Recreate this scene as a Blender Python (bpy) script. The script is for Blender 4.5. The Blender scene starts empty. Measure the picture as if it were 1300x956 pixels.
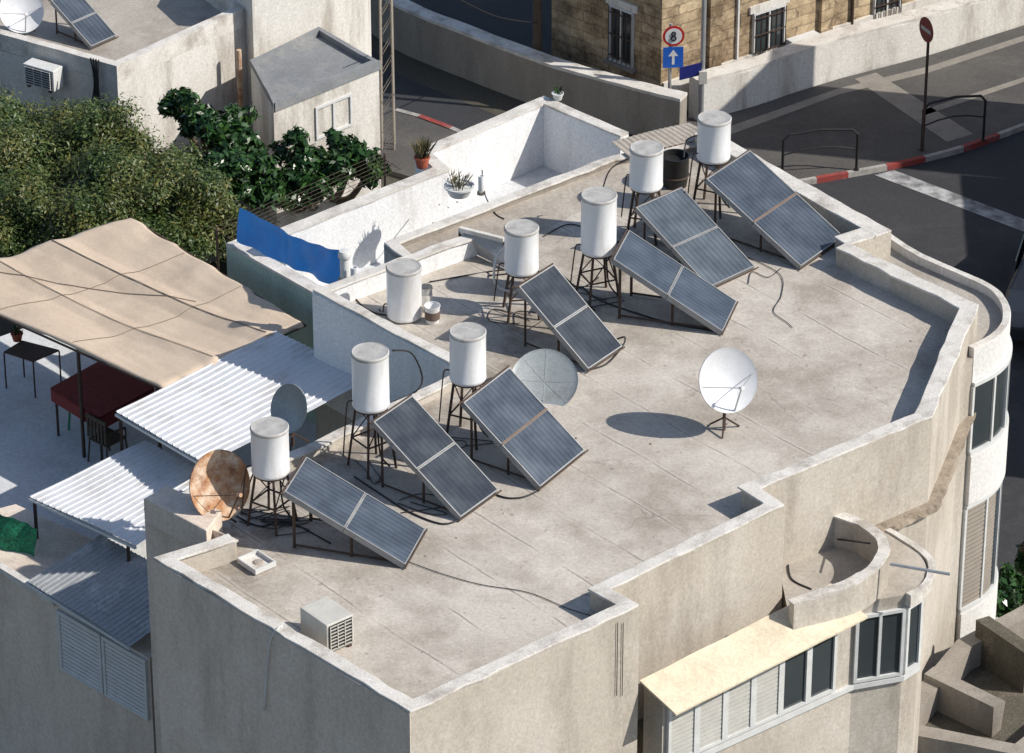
import bpy, math, random
import numpy as np
from mathutils import Vector as V, Matrix, noise
random.seed(7)
rng=np.random.default_rng(5)
R=math.radians
S=bpy.context.scene; COL=S.collection
# ------------------------------------------------------------------ camera
F=5421.0; CAM=V((0,-55.86,32.25))
RT=V((1,0,0)); UP=V((0,.5,math.sqrt(3)/2)); FW=V((0,math.sqrt(3)/2,-.5))
def ray(px,py): return FW+RT*((px-650)/F)+UP*((478-py)/F)
def at(px,py,z=0.0):
    d=ray(px,py); t=(z-CAM.z)/d.z
    p=CAM+d*t; return V((p.x,p.y,z))
def hz(P,py):
    v=(478-py)/F; ry=P.y-CAM.y
    return CAM.z+ry*(.8660254*v-.5)/(.8660254+.5*v)
def sc(P): return F/((P-CAM).dot(FW))
def wallpt(A,B,px,py):
    n=V((-(B.y-A.y),B.x-A.x,0)); d=ray(px,py)
    t=(A-CAM).dot(n)/d.dot(n); return CAM+d*t
cd=bpy.data.cameras.new('camera'); cam=bpy.data.objects.new('camera',cd); COL.objects.link(cam)
cam.location=CAM; cam.rotation_euler=(R(60),0,0); cd.lens=36*F/1300; cd.sensor_width=36; cd.clip_end=3000; cd.clip_start=1
S.camera=cam
# ------------------------------------------------------------------ light
w=bpy.data.worlds.new('World'); S.world=w; w.use_nodes=True
nt=w.node_tree; bg=nt.nodes['Background']; sk=nt.nodes.new('ShaderNodeTexSky'); sk.sky_type='NISHITA'; sk.sun_disc=False
sk.sun_elevation=R(40); sk.sun_rotation=R(101); nt.links.new(sk.outputs[0],bg.inputs[0]); bg.inputs[1].default_value=.12
sv=V((math.cos(R(40))*.98,-math.cos(R(40))*.2,math.sin(R(40))))
sl=bpy.data.lights.new('sun','SUN'); sl.energy=4.9; sl.angle=R(.5); sl.color=(1,.945,.86)
so=bpy.data.objects.new('sun',sl); COL.objects.link(so); so.rotation_euler=sv.to_track_quat('Z','Y').to_euler(); so.location=(30,-10,40)
S.view_settings.view_transform='Standard'
try: S.view_settings.look='None'
except: pass
# ------------------------------------------------------------------ materials
def mat(name,c1,c2=None,scale=2.0,rough=.85,bump=.15,stain=None,stain_amt=.5,stain_scale=.8,streak=False,metal=0,fine=.12,seams=None,bscale=40,contrast=.25,light=None,dirtline=None,lo=.52):
    m=bpy.data.materials.new(name); m.use_nodes=True; n=m.node_tree.nodes; l=m.node_tree.links
    b=n['Principled BSDF']; b.inputs['Roughness'].default_value=rough; b.inputs['Metallic'].default_value=metal
    tc=n.new('ShaderNodeTexCoord'); co=tc.outputs['Object']
    if streak:
        mp=n.new('ShaderNodeMapping'); mp.inputs['Scale'].default_value=(1,1,.22); l.new(co,mp.inputs[0]); co2=mp.outputs[0]
    else: co2=co
    def N(s,src,det=6,r=.6):
        t=n.new('ShaderNodeTexNoise'); t.inputs['Scale'].default_value=s; t.inputs['Detail'].default_value=det; t.inputs['Roughness'].default_value=r; l.new(src,t.inputs['Vector']); return t.outputs[0]
    def ramp(src,a,bb):
        t=n.new('ShaderNodeMapRange'); t.inputs[1].default_value=a; t.inputs[2].default_value=bb; l.new(src,t.inputs[0]); return t.outputs[0]
    def mul(a,k,op='MULTIPLY'):
        mm=n.new('ShaderNodeMath'); mm.operation=op; l.new(a,mm.inputs[0])
        if isinstance(k,(int,float)): mm.inputs[1].default_value=k
        else: l.new(k,mm.inputs[1])
        return mm.outputs[0]
    def mix(f,a,bb,mode='MIX'):
        t=n.new('ShaderNodeMix'); t.data_type='RGBA'; t.blend_type=mode
        for s_,v_ in ((0,f),(6,a),(7,bb)):
            if isinstance(v_,(int,float)): t.inputs[s_].default_value=v_
            elif isinstance(v_,tuple): t.inputs[s_].default_value=(v_[0],v_[1],v_[2],1)
            else: l.new(v_,t.inputs[s_])
        return t.outputs[2]
    c2=c2 or tuple(x*.78 for x in c1)
    col=mix(ramp(N(scale,co2),.5-contrast,.5+contrast),c1,c2)
    if light:
        col=mix(mul(ramp(N(.55,co,9,.72),lo-.01,lo+.12),.65),col,light)
    if stain:
        col=mix(mul(ramp(N(stain_scale,co2,8,.7),lo,lo+.18),stain_amt),col,stain)
    if dirtline:
        p0,nr,wd=dirtline
        vs=n.new('ShaderNodeVectorMath'); vs.operation='SUBTRACT'; l.new(co,vs.inputs[0]); vs.inputs[1].default_value=p0
        dt=n.new('ShaderNodeVectorMath'); dt.operation='DOT_PRODUCT'; l.new(vs.outputs[0],dt.inputs[0]); dt.inputs[1].default_value=nr
        aa=n.new('ShaderNodeMath'); aa.operation='ABSOLUTE'; l.new(dt.outputs['Value'],aa.inputs[0])
        msk=mul(ramp(aa.outputs[0],wd,wd*.2),ramp(N(1.6,co,8,.72),.36,.60))
        col=mix(mul(msk,.72),col,(.19,.155,.12))
    if seams:
        ang,per,off=seams
        mp=n.new('ShaderNodeMapping'); mp.inputs['Rotation'].default_value=(0,0,ang); l.new(co,mp.inputs[0])
        nz=n.new('ShaderNodeTexNoise'); nz.inputs['Scale'].default_value=.9; l.new(mp.outputs[0],nz.inputs['Vector'])
        sx=n.new('ShaderNodeSeparateXYZ'); l.new(mp.outputs[0],sx.inputs[0])
        a=n.new('ShaderNodeMath'); a.operation='MULTIPLY_ADD'; l.new(nz.outputs[0],a.inputs[0]); a.inputs[1].default_value=.12; l.new(sx.outputs[1],a.inputs[2])
        a3=n.new('ShaderNodeMath'); a3.operation='FRACT'; l.new(mul(a.outputs[0],1/per),a3.inputs[0])
        e=n.new('ShaderNodeMath'); e.operation='ABSOLUTE'; l.new(mul(a3.outputs[0],.5,'SUBTRACT'),e.inputs[0])
        # each sheet slightly different in tone
        fl=n.new('ShaderNodeMath'); fl.operation='FLOOR'; l.new(mul(a.outputs[0],1/per),fl.inputs[0])
        wn=n.new('ShaderNodeTexWhiteNoise'); wn.noise_dimensions='1D'; l.new(fl.outputs[0],wn.inputs['W'])
        col=mix(mul(wn.outputs[0],.22),col,(.30,.265,.225))
        k=ramp(e.outputs[0],.024,.008); k2=ramp(e.outputs[0],.08,.02)
        br=ramp(N(1.3,co),.40,.56)
        col=mix(mul(mul(k2,br),.30),col,(.70,.65,.58))
        col=mix(mul(mul(k,br),off),col,(.20,.17,.14))
        vo=n.new('ShaderNodeTexVoronoi'); vo.feature='DISTANCE_TO_EDGE'; vo.inputs['Scale'].default_value=.4
        nv=n.new('ShaderNodeTexNoise'); nv.inputs['Scale'].default_value=2.5; nv.inputs['Detail'].default_value=6; l.new(co,nv.inputs['Vector'])
        vm=n.new('ShaderNodeVectorMath'); vm.operation='MULTIPLY_ADD'; l.new(nv.outputs[1],vm.inputs[0]); vm.inputs[1].default_value=(.5,.5,0); l.new(co,vm.inputs[2]); l.new(vm.outputs[0],vo.inputs['Vector'])
        col=mix(mul(mul(ramp(vo.outputs[0],.008,.002),ramp(N(.8,co),.50,.58)),.45),col,(.2,.17,.14))
        # small dark spots
        col=mix(mul(ramp(N(7,co,3,.5),.66,.72),.5),col,(.17,.14,.115))
    if fine:
        col=mix(1.0,col,mix(ramp(N(scale*9+8,co,4,.7),.3,.7),(1-fine*1.6,)*3,(1+fine,)*3),'MULTIPLY')
    l.new(col,b.inputs['Base Color'])
    if bump:
        bp=n.new('ShaderNodeBump'); bp.inputs['Strength'].default_value=bump; bp.inputs['Distance'].default_value=.03
        l.new(N(bscale,co,5,.65),bp.inputs['Height']); l.new(bp.outputs[0],b.inputs['Normal'])
    return m
def plain(name,c,rough=.5,metal=0):
    return mat(name,c,tuple(x*.8 for x in c),scale=5,rough=rough,metal=metal,bump=.05,fine=.08)
def leafmat(name,stops,rough=.5,hi=(1.3,1.12,1.0)):
    m=bpy.data.materials.new(name); m.use_nodes=True; n=m.node_tree.nodes; l=m.node_tree.links; b=n['Principled BSDF']
    b.inputs['Roughness'].default_value=rough
    g=n.new('ShaderNodeNewGeometry'); r=n.new('ShaderNodeValToRGB'); l.new(g.outputs['Random Per Island'],r.inputs[0])
    r.color_ramp.elements[0].position=0; r.color_ramp.elements[0].color=(*stops[0],1)
    r.color_ramp.elements[1].position=1; r.color_ramp.elements[1].color=(*stops[-1],1)
    for i,s in enumerate(stops[1:-1]):
        e=r.color_ramp.elements.new((i+1)/(len(stops)-1)); e.color=(*s,1)
    tc=n.new('ShaderNodeTexCoord'); t=n.new('ShaderNodeTexNoise'); t.inputs['Scale'].default_value=1.4; t.inputs['Detail'].default_value=3; l.new(tc.outputs['Object'],t.inputs['Vector'])
    mr=n.new('ShaderNodeMapRange'); mr.inputs[1].default_value=.35; mr.inputs[2].default_value=.65; mr.inputs[3].default_value=0; mr.inputs[4].default_value=1; l.new(t.outputs[0],mr.inputs[0])
    x=n.new('ShaderNodeMix'); x.data_type='RGBA'; x.blend_type='MULTIPLY'; x.inputs[0].default_value=1
    y=n.new('ShaderNodeMix'); y.data_type='RGBA'; y.inputs[6].default_value=(.65,.85,.7,1); y.inputs[7].default_value=(*hi,1); l.new(mr.outputs[0],y.inputs[0])
    l.new(r.outputs[0],x.inputs[6]); l.new(y.outputs[2],x.inputs[7])
    l.new(x.outputs[2],b.inputs['Base Color']); return m
M={}
pa=at(345,655);pb=at(860,290); pn=V((-(pb.y-pa.y),pb.x-pa.x,0)).normalized()
BO=at(521,904,.35); BO.z=-7.0
M['roof']=mat('roof_concrete',(.57,.52,.455),(.43,.385,.33),scale=1.3,stain=(.27,.225,.18),stain_amt=.62,stain_scale=.8,bump=.2,seams=(R(49.5),.95,.7),fine=.12,light=(.68,.63,.56),dirtline=(tuple(pa-BO),tuple(pn),1.6),lo=.47)
M['roofp']=mat('roof_plain',(.48,.44,.39),(.36,.325,.28),scale=1.1,stain=(.22,.18,.145),stain_amt=.6,bump=.2,fine=.12,lo=.48)
M['roof2']=mat('roof_brown',(.46,.41,.35),(.35,.30,.25),scale=1.2,stain=(.20,.165,.13),stain_amt=.6,bump=.3,fine=.16,light=(.54,.50,.43),lo=.49)
M['wall']=mat('plaster_beige',(.53,.48,.41),(.44,.395,.335),scale=1.2,stain=(.29,.25,.205),stain_amt=.6,stain_scale=1.2,streak=True,bump=.2,light=(.58,.54,.48),lo=.49)
M['shadelift']=mat('plaster_lifted_for_shade',(.74,.635,.54),(.64,.54,.45),scale=1.2,stain=(.42,.35,.29),stain_amt=.55,stain_scale=1.2,streak=True,bump=.15,light=(.78,.69,.6),lo=.49)  # lighter copy of the plaster, lifts walls that stand in shade
M['cope']=mat('coping_white',(.76,.735,.69),(.58,.54,.485),scale=2.6,stain=(.31,.27,.225),stain_amt=.75,stain_scale=2.0,bump=.35,lo=.49)
M['white']=mat('whitewash',(.84,.84,.84),(.74,.74,.74),scale=1.6,stain=(.50,.47,.43),stain_amt=.5,stain_scale=1.6,streak=True,bump=.2)
M['dirtywhite']=mat('old_whitewash',(.72,.695,.65),(.58,.55,.50),scale=1.2,stain=(.28,.245,.20),stain_amt=.8,stain_scale=1.2,streak=True,bump=.25,lo=.49)
M['baywhite']=mat('bay_whitewash',(.76,.75,.73),(.68,.67,.65),scale=1.2,stain=(.45,.42,.38),stain_amt=.5,stain_scale=1.4,streak=True,bump=.1)
M['grey']=mat('bitumen_grey',(.27,.28,.29),(.18,.19,.20),scale=1.3,stain=(.40,.38,.35),stain_amt=.6,bump=.3)
M['concrete']=mat('raw_concrete',(.36,.325,.28),(.24,.21,.175),scale=2,stain=(.13,.11,.09),stain_amt=.6,bump=.4,streak=True)
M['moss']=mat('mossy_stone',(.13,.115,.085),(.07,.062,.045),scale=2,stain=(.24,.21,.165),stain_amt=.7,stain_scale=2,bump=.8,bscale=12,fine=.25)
M['rough']=mat('rough_ledge',(.42,.35,.27),(.27,.22,.165),scale=7,stain=(.12,.10,.08),stain_amt=.7,stain_scale=4,bump=1.0,bscale=14,fine=.25)
M['asphalt']=mat('asphalt',(.044,.045,.05),(.03,.031,.035),scale=.5,stain=(.075,.07,.067),stain_amt=.6,bump=.3,fine=.12)
M['ground']=mat('ground_earth',(.09,.08,.06),(.05,.05,.035),scale=.4,bump=.3)
M['paint']=mat('road_paint',(.46,.46,.46),(.16,.16,.16),scale=3,bump=.1,contrast=.12)
M['pave']=mat('pavement',(.105,.098,.09),(.065,.062,.06),scale=.7,stain=(.16,.145,.13),stain_amt=.5,bump=.3)
M['pavel']=mat('pavement_light',(.30,.275,.24),(.2,.18,.155),scale=2.2,bump=.2)
M['red']=mat('red_paint',(.38,.05,.04),(.20,.05,.045),scale=6,stain=(.22,.2,.18),stain_amt=.7,stain_scale=5); M['wpaint']=mat('kerb_white',(.46,.44,.41),(.28,.26,.24),scale=5,stain=(.15,.14,.13),stain_amt=.7,stain_scale=4)
M['tank']=mat('tank_enamel',(.80,.81,.82),(.70,.71,.72),scale=2.5,rough=.38,stain=(.45,.37,.29),stain_amt=.55,stain_scale=2.8,streak=True,bump=.05,fine=.03,lo=.5)
M['lid']=mat('tank_lid',(.52,.51,.49),(.38,.37,.35),scale=8,rough=.6,stain=(.22,.17,.13),stain_amt=.6,stain_scale=5,bump=.2)
M['iron']=mat('dark_iron',(.035,.028,.024),(.10,.055,.035),scale=9,rough=.75,bump=.2)
M['alu']=mat('aluminium',(.50,.51,.52),(.36,.37,.38),scale=6,rough=.42,metal=.5,bump=.05,fine=.05)
M['dullalu']=mat('dull_aluminium',(.36,.365,.37),(.25,.255,.26),scale=6,rough=.55,metal=.3,bump=.05,fine=.05,stain=(.2,.16,.13),stain_amt=.5,stain_scale=4)
M['rust']=mat('rusty_metal',(.42,.20,.085),(.66,.53,.40),scale=3.4,rough=.85,stain=(.24,.085,.035),stain_amt=.9,stain_scale=4.0,bump=.3,contrast=.12,lo=.48)
M['rustbar']=mat('rusty_bar',(.11,.075,.06),(.2,.14,.11),scale=6,rough=.8)
M['dish']=mat('dish_paint',(.68,.69,.71),(.58,.59,.61),scale=3,rough=.5,bump=.03,fine=.05,stain=(.45,.43,.40),stain_amt=.35,stain_scale=2)
M['dishgrey']=mat('dish_grey',(.40,.43,.43),(.29,.32,.33),scale=3,rough=.5,metal=.2,bump=.05,stain=(.25,.22,.18),stain_amt=.5,stain_scale=3)
M['rubber']=plain('black_hose',(.02,.02,.022),.6); M['pvc']=plain('white_pvc',(.72,.72,.70),.5)
M['tin']=mat('white_tin',(.74,.75,.77),(.62,.63,.65),scale=1.5,rough=.45,stain=(.42,.37,.31),stain_amt=.5,stain_scale=1.6,bump=.05,fine=.05,lo=.5)
M['tingrey']=mat('weathered_tin',(.40,.41,.42),(.28,.29,.30),scale=3,rough=.5,stain=(.66,.66,.66),stain_amt=.8,stain_scale=2.5,bump=.1)
M['canvas']=mat('tan_canvas',(.64,.52,.40),(.56,.445,.335),scale=1.1,rough=.9,stain=(.42,.33,.25),stain_amt=.5,stain_scale=.8,bump=.2,fine=.05,lo=.5)
M['seam']=plain('seam_brown',(.22,.17,.12),.9)
M['blue']=mat('blue_tarpaulin',(.01,.34,.92),(.01,.22,.70),scale=2.5,rough=.4,bump=.1)
M['green']=mat('green_plaster',(.50,.60,.50),(.40,.50,.42),scale=1.5,streak=True,stain=(.2,.24,.2),stain_amt=.5)
M['net']=mat('green_netting',(.01,.24,.12),(.005,.10,.05),scale=22,rough=.8,bump=.4,contrast=.1); M['greencloth']=plain('green_plastic',(.01,.26,.13),.7); M['redcloth']=mat('red_cloth',(.26,.035,.03),(.12,.02,.02),scale=14,bump=.1)
M['tile']=mat('terrace_floor',(.66,.67,.68),(.56,.57,.58),scale=1,stain=(.40,.40,.40),stain_amt=.5,bump=.1)
M['glass']=mat('window_glass',(.03,.04,.045),(.05,.06,.065),scale=1,rough=.12,bump=0,fine=0)
M['frame']=plain('white_frame',(.70,.71,.70),.45); M['shut']=plain('shutter_white',(.60,.59,.55),.5); M['blind']=plain('beige_blind',(.36,.32,.27),.6)
M['yellow']=mat('cream_awning',(.72,.63,.47),(.64,.55,.40),scale=1.5,rough=.7,stain=(.45,.38,.28),stain_amt=.55,stain_scale=1.4,bump=.1,lo=.49)
M['terracotta']=plain('terracotta',(.42,.10,.05),.7); M['bark']=mat('bark',(.12,.09,.06),(.06,.045,.03),scale=6,bump=.8)
M['signw']=plain('sign_white',(.75,.75,.75),.4); M['signb']=plain('sign_blue',(.015,.12,.55),.4); M['signd']=plain('sign_dark_blue',(.02,.03,.22),.4); M['signr']=plain('sign_red',(.50,.02,.02),.4); M['black']=plain('black_paint',(.015,.015,.015),.5)
M['signshade']=plain('sign_shaded_red',(.20,.03,.03),.6)  # sign red darkened, puts the shade on the sideways sign into its colour
M['leaf1']=leafmat('leaf_olive',[(.028,.052,.012),(.055,.085,.02),(.085,.118,.028),(.15,.14,.04)])
M['leaf2']=leafmat('leaf_dark',[(.008,.03,.008),(.02,.06,.014),(.04,.10,.025)],.35)
M['leafdry']=leafmat('leaf_dry',[(.05,.06,.03),(.12,.10,.05),(.2,.15,.08)],.8)
M['acgrill']=plain('ac_grill',(.03,.03,.033)); M['acbody']=plain('ac_body',(.62,.60,.54),.5); M['acpale']=plain('ac_pale',(.74,.74,.72),.5)
def stonemat():
    m=bpy.data.materials.new('stone_blocks'); m.use_nodes=True; n=m.node_tree.nodes; l=m.node_tree.links; b=n['Principled BSDF']; b.inputs['Roughness'].default_value=.9
    tc=n.new('ShaderNodeTexCoord')
    nd=n.new('ShaderNodeTexNoise'); nd.inputs['Scale'].default_value=2.2; nd.inputs['Detail'].default_value=5; l.new(tc.outputs['Object'],nd.inputs['Vector'])
    vm=n.new('ShaderNodeVectorMath'); vm.operation='MULTIPLY_ADD'; l.new(nd.outputs[1],vm.inputs[0]); vm.inputs[1].default_value=(.22,.22,.16); l.new(tc.outputs['Object'],vm.inputs[2])
    sx=n.new('ShaderNodeSeparateXYZ'); l.new(vm.outputs[0],sx.inputs[0])
    ad=n.new('ShaderNodeMath'); ad.operation='MULTIPLY_ADD'; l.new(sx.outputs[1],ad.inputs[0]); ad.inputs[1].default_value=-.7; l.new(sx.outputs[0],ad.inputs[2])
    cb=n.new('ShaderNodeCombineXYZ'); l.new(ad.outputs[0],cb.inputs[0]); l.new(sx.outputs[2],cb.inputs[1])
    br=n.new('ShaderNodeTexBrick'); br.inputs['Scale'].default_value=1; br.inputs['Brick Width'].default_value=.42; br.inputs['Row Height'].default_value=.23; br.inputs['Mortar Size'].default_value=.016; br.inputs['Mortar Smooth'].default_value=.6
    br.inputs['Color1'].default_value=(.54,.43,.29,1); br.inputs['Color2'].default_value=(.40,.30,.19,1); br.inputs['Mortar'].default_value=(.26,.20,.14,1)
    l.new(cb.outputs[0],br.inputs['Vector'])
    t=n.new('ShaderNodeTexNoise'); t.inputs['Scale'].default_value=1.1; t.inputs['Detail'].default_value=10; t.inputs['Roughness'].default_value=.78; l.new(tc.outputs['Object'],t.inputs['Vector'])
    mr=n.new('ShaderNodeMapRange'); mr.inputs[1].default_value=.40; mr.inputs[2].default_value=.60; l.new(t.outputs[0],mr.inputs[0])
    y=n.new('ShaderNodeMix'); y.data_type='RGBA'; y.inputs[6].default_value=(.38,.34,.30,1); y.inputs[7].default_value=(1.25,1.25,1.22,1); l.new(mr.outputs[0],y.inputs[0])
    x=n.new('ShaderNodeMix'); x.data_type='RGBA'; x.blend_type='MULTIPLY'; x.inputs[0].default_value=1; l.new(br.outputs[0],x.inputs[6]); l.new(y.outputs[2],x.inputs[7]); l.new(x.outputs[2],b.inputs['Base Color'])
    bp=n.new('ShaderNodeBump'); bp.inputs['Strength'].default_value=.8; bp.inputs['Distance'].default_value=.05; l.new(t.outputs[0],bp.inputs['Height']); l.new(bp.outputs[0],b.inputs['Normal'])
    return m
M['stone']=stonemat()
def collectormat(name,c1,c2):
    m=bpy.data.materials.new(name); m.use_nodes=True; n=m.node_tree.nodes; l=m.node_tree.links; b=n['Principled BSDF']
    tc=n.new('ShaderNodeTexCoord'); sx=n.new('ShaderNodeSeparateXYZ'); l.new(tc.outputs['Object'],sx.inputs[0])
    a=n.new('ShaderNodeMath'); a.operation='MULTIPLY'; l.new(sx.outputs[0],a.inputs[0]); a.inputs[1].default_value=10.5
    f=n.new('ShaderNodeMath'); f.operation='FRACT'; l.new(a.outputs[0],f.inputs[0])
    s=n.new('ShaderNodeMath'); s.operation='SUBTRACT'; l.new(f.outputs[0],s.inputs[0]); s.inputs[1].default_value=.5
    ab=n.new('ShaderNodeMath'); ab.operation='ABSOLUTE'; l.new(s.outputs[0],ab.inputs[0])
    mr=n.new('ShaderNodeMapRange'); mr.inputs[1].default_value=.2; mr.inputs[2].default_value=.48; l.new(ab.outputs[0],mr.inputs[0])
    t=n.new('ShaderNodeTexNoise'); t.inputs['Scale'].default_value=1.6; t.inputs['Detail'].default_value=7; l.new(tc.outputs['Object'],t.inputs['Vector'])
    mx=n.new('ShaderNodeMix'); mx.data_type='RGBA'; mx.inputs[6].default_value=(*c1,1); mx.inputs[7].default_value=(*c2,1); l.new(mr.outputs[0],mx.inputs[0])
    m2=n.new('ShaderNodeMapRange'); m2.inputs[1].default_value=.35; m2.inputs[2].default_value=.65; m2.inputs[3].default_value=.75; m2.inputs[4].default_value=1.35; l.new(t.outputs[0],m2.inputs[0])
    x=n.new('ShaderNodeVectorMath'); x.operation='SCALE'; l.new(mx.outputs[2],x.inputs[0]); l.new(m2.outputs[0],x.inputs['Scale']); l.new(x.outputs[0],b.inputs['Base Color'])
    m3=n.new('ShaderNodeMapRange'); m3.inputs[1].default_value=.3; m3.inputs[2].default_value=.7; m3.inputs[3].default_value=.15; m3.inputs[4].default_value=.45; l.new(t.outputs[0],m3.inputs[0]); l.new(m3.outputs[0],b.inputs['Roughness'])
    return m
M['coll']=collectormat('collector_glass',(.068,.084,.108),(.044,.056,.076))
M['coll2']=collectormat('collector_glass_dark',(.040,.049,.062),(.030,.037,.048))
M['coll3']=collectormat('collector_glass_pale',(.10,.122,.145),(.068,.085,.106))
# ------------------------------------------------------------------ mesh builder
ORG={}
def org(o): return ORG.get(o.name,V((0,0,0)))
class MB:
    def __init__(s): s.v=[]; s.f=[]
    def add(s,vs,fs):
        k=len(s.v); s.v+= [V(x) for x in vs]; s.f+=[tuple(i+k for i in f) for f in fs]; return s
    def poly(s,pts): return s.add(pts,[tuple(range(len(pts)))])
    def prism(s,pts,z0,z1,top=True,bot=True):
        n=len(pts); vs=[(p[0],p[1],z0) for p in pts]+[(p[0],p[1],z1) for p in pts]
        fs=[(i,(i+1)%n,n+(i+1)%n,n+i) for i in range(n)]
        if top: fs.append(tuple(range(n,2*n)))
        if bot: fs.append(tuple(range(n-1,-1,-1)))
        return s.add(vs,fs)
    def box(s,c,a,b,d):
        c=V(c);a=V(a);b=V(b);d=V(d)
        vs=[c+a*i+b*j+d*k for k in(-1,1) for j in(-1,1) for i in(-1,1)]
        return s.add(vs,[(0,1,3,2),(4,6,7,5),(0,4,5,1),(2,3,7,6),(0,2,6,4),(1,5,7,3)])
    def bar(s,p,q,wd,up=V((0,0,1)),ht=None):
        p=V(p);q=V(q);d=q-p
        if d.length<1e-6: return s
        dn=d.normalized(); sd=dn.cross(up)
        if sd.length<1e-3: sd=V((1,0,0))
        sd.normalize(); u=sd.cross(dn)
        return s.box((p+q)/2,d/2,sd*wd/2,u*(ht or wd)/2)
    def band(s,pts,t,z0,z1,side=1,closed=False):
        pts=[V((p[0],p[1])) for p in pts]; n=len(pts); inn=[]
        for i,p in enumerate(pts):
            a=pts[i-1] if (i>0 or closed) else None; b=pts[(i+1)%n] if (i<n-1 or closed) else None
            ns=[]
            if a is not None: d=(p-a).normalized(); ns.append(V((-d.y,d.x)))
            if b is not None: d=(b-p).normalized(); ns.append(V((-d.y,d.x)))
            m=sum(ns,V((0,0))); m.normalize(); k=t/max(.35,m.dot(ns[0])); inn.append(p+m*k*side)
        vs=[];
        for z in(z0,z1):
            vs+=[(p.x,p.y,z) for p in pts]+[(p.x,p.y,z) for p in inn]
        fs=[]; m=2*n
        for i in range(n if closed else n-1):
            j=(i+1)%n
            fs+=[(i,j,m+j,m+i),(n+j,n+i,m+n+i,m+n+j),(m+i,m+j,m+n+j,m+n+i),(i,n+i,n+j,j)]
        if not closed: fs+=[(0,m,m+n,n),(n-1,2*n-1,m+2*n-1,m+n-1)]
        return s.add(vs,fs)
    def tube(s,pts,r,n=6,cap=True):
        pts=[V(p) for p in pts]; rs=r if isinstance(r,(list,tuple)) else [r]*len(pts); vs=[];fs=[]
        prev=None
        for i,p in enumerate(pts):
            d=(pts[min(i+1,len(pts)-1)]-pts[max(i-1,0)])
            d.normalize(); a=d.cross(V((0,0,1)) if abs(d.z)<.95 else V((1,0,0))) if prev is None else prev-d*prev.dot(d)
            if a.length<1e-4: a=d.orthogonal()
            a.normalize(); prev=a; b=d.cross(a)
            for j in range(n):
                an=2*math.pi*j/n; vs.append(p+(a*math.cos(an)+b*math.sin(an))*rs[i])
        for i in range(len(pts)-1):
            for j in range(n): fs.append((i*n+j,i*n+(j+1)%n,(i+1)*n+(j+1)%n,(i+1)*n+j))
        if cap: fs+=[tuple(range(n-1,-1,-1)),tuple(range((len(pts)-1)*n,len(pts)*n))]
        return s.add(vs,fs)
    def lathe(s,c,prof,n=28,ax=V((0,0,1))):
        ax=V(ax).normalized(); a=ax.orthogonal().normalized(); b=ax.cross(a); c=V(c); vs=[];fs=[]
        for (r,z) in prof:
            for j in range(n):
                an=2*math.pi*j/n; vs.append(c+ax*z+(a*math.cos(an)+b*math.sin(an))*r)
        for i in range(len(prof)-1):
            for j in range(n): fs.append((i*n+j,i*n+(j+1)%n,(i+1)*n+(j+1)%n,(i+1)*n+j))
        return s.add(vs,fs)
    def jit(s,f,a,zf=.5,sel=None):
        for i,v in enumerate(s.v):
            if sel and not sel(i,v): continue
            nn=noise.noise_vector(v*f)*a; v.x+=nn.x; v.y+=nn.y; v.z+=nn.z*zf
        return s
    def build(s,name,m,parent=None,loc=None,smooth=False,bevel=0,label=None):
        o0=org(parent) if parent else (V(loc) if loc is not None else V((0,0,0)))
        me=bpy.data.meshes.new(name); me.from_pydata([tuple(v-o0) for v in s.v],[],s.f); me.update()
        o=bpy.data.objects.new(name,me); COL.objects.link(o); me.materials.append(M[m] if isinstance(m,str) else m)
        if parent: o.parent=parent; ORG[o.name]=o0
        else: o.location=o0; ORG[o.name]=o0
        if smooth:
            for p in me.polygons: p.use_smooth=True
            if smooth!='all':
                try: me.set_sharp_from_angle(angle=R(40))
                except: pass
        if bevel:
            b=o.modifiers.new('bevel','BEVEL'); b.width=bevel; b.segments=2; b.limit_method='ANGLE'; b.angle_limit=R(40)
        if label: o['label']=label
        return o
def tag(o,label,cat,group=None):
    o['label']=label; o['category']=cat
    if group: o['group']=group
    return o
def thing(name,label,cat,loc,group=None):
    o=bpy.data.objects.new(name,None); COL.objects.link(o); o.location=loc; o.empty_display_size=.2; ORG[o.name]=V(loc)
    return tag(o,label,cat,group)
def struct(o): o['kind']='structure'; return o
def P(lst,z): return [at(x,y,z) for x,y in lst]
def curve(pts,k=6):
    pts=[V(p) for p in pts]; out=[]
    for i in range(len(pts)-1):
        p0=pts[max(i-1,0)];p1=pts[i];p2=pts[i+1];p3=pts[min(i+2,len(pts)-1)]
        for j in range(k):
            t=j/k; out.append(.5*((2*p1)+(p2-p0)*t+(2*p0-5*p1+4*p2-p3)*t*t+(3*p1-p0-3*p2+p3)*t**3))
    out.append(pts[-1]); return out
def dens(pts,st):
    den=[]
    for i in range(len(pts)-1):
        n=max(1,int((pts[i+1]-pts[i]).length/st))
        for j in range(n): den.append(pts[i].lerp(pts[i+1],j/n))
    den.append(pts[-1]); return den
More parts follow.
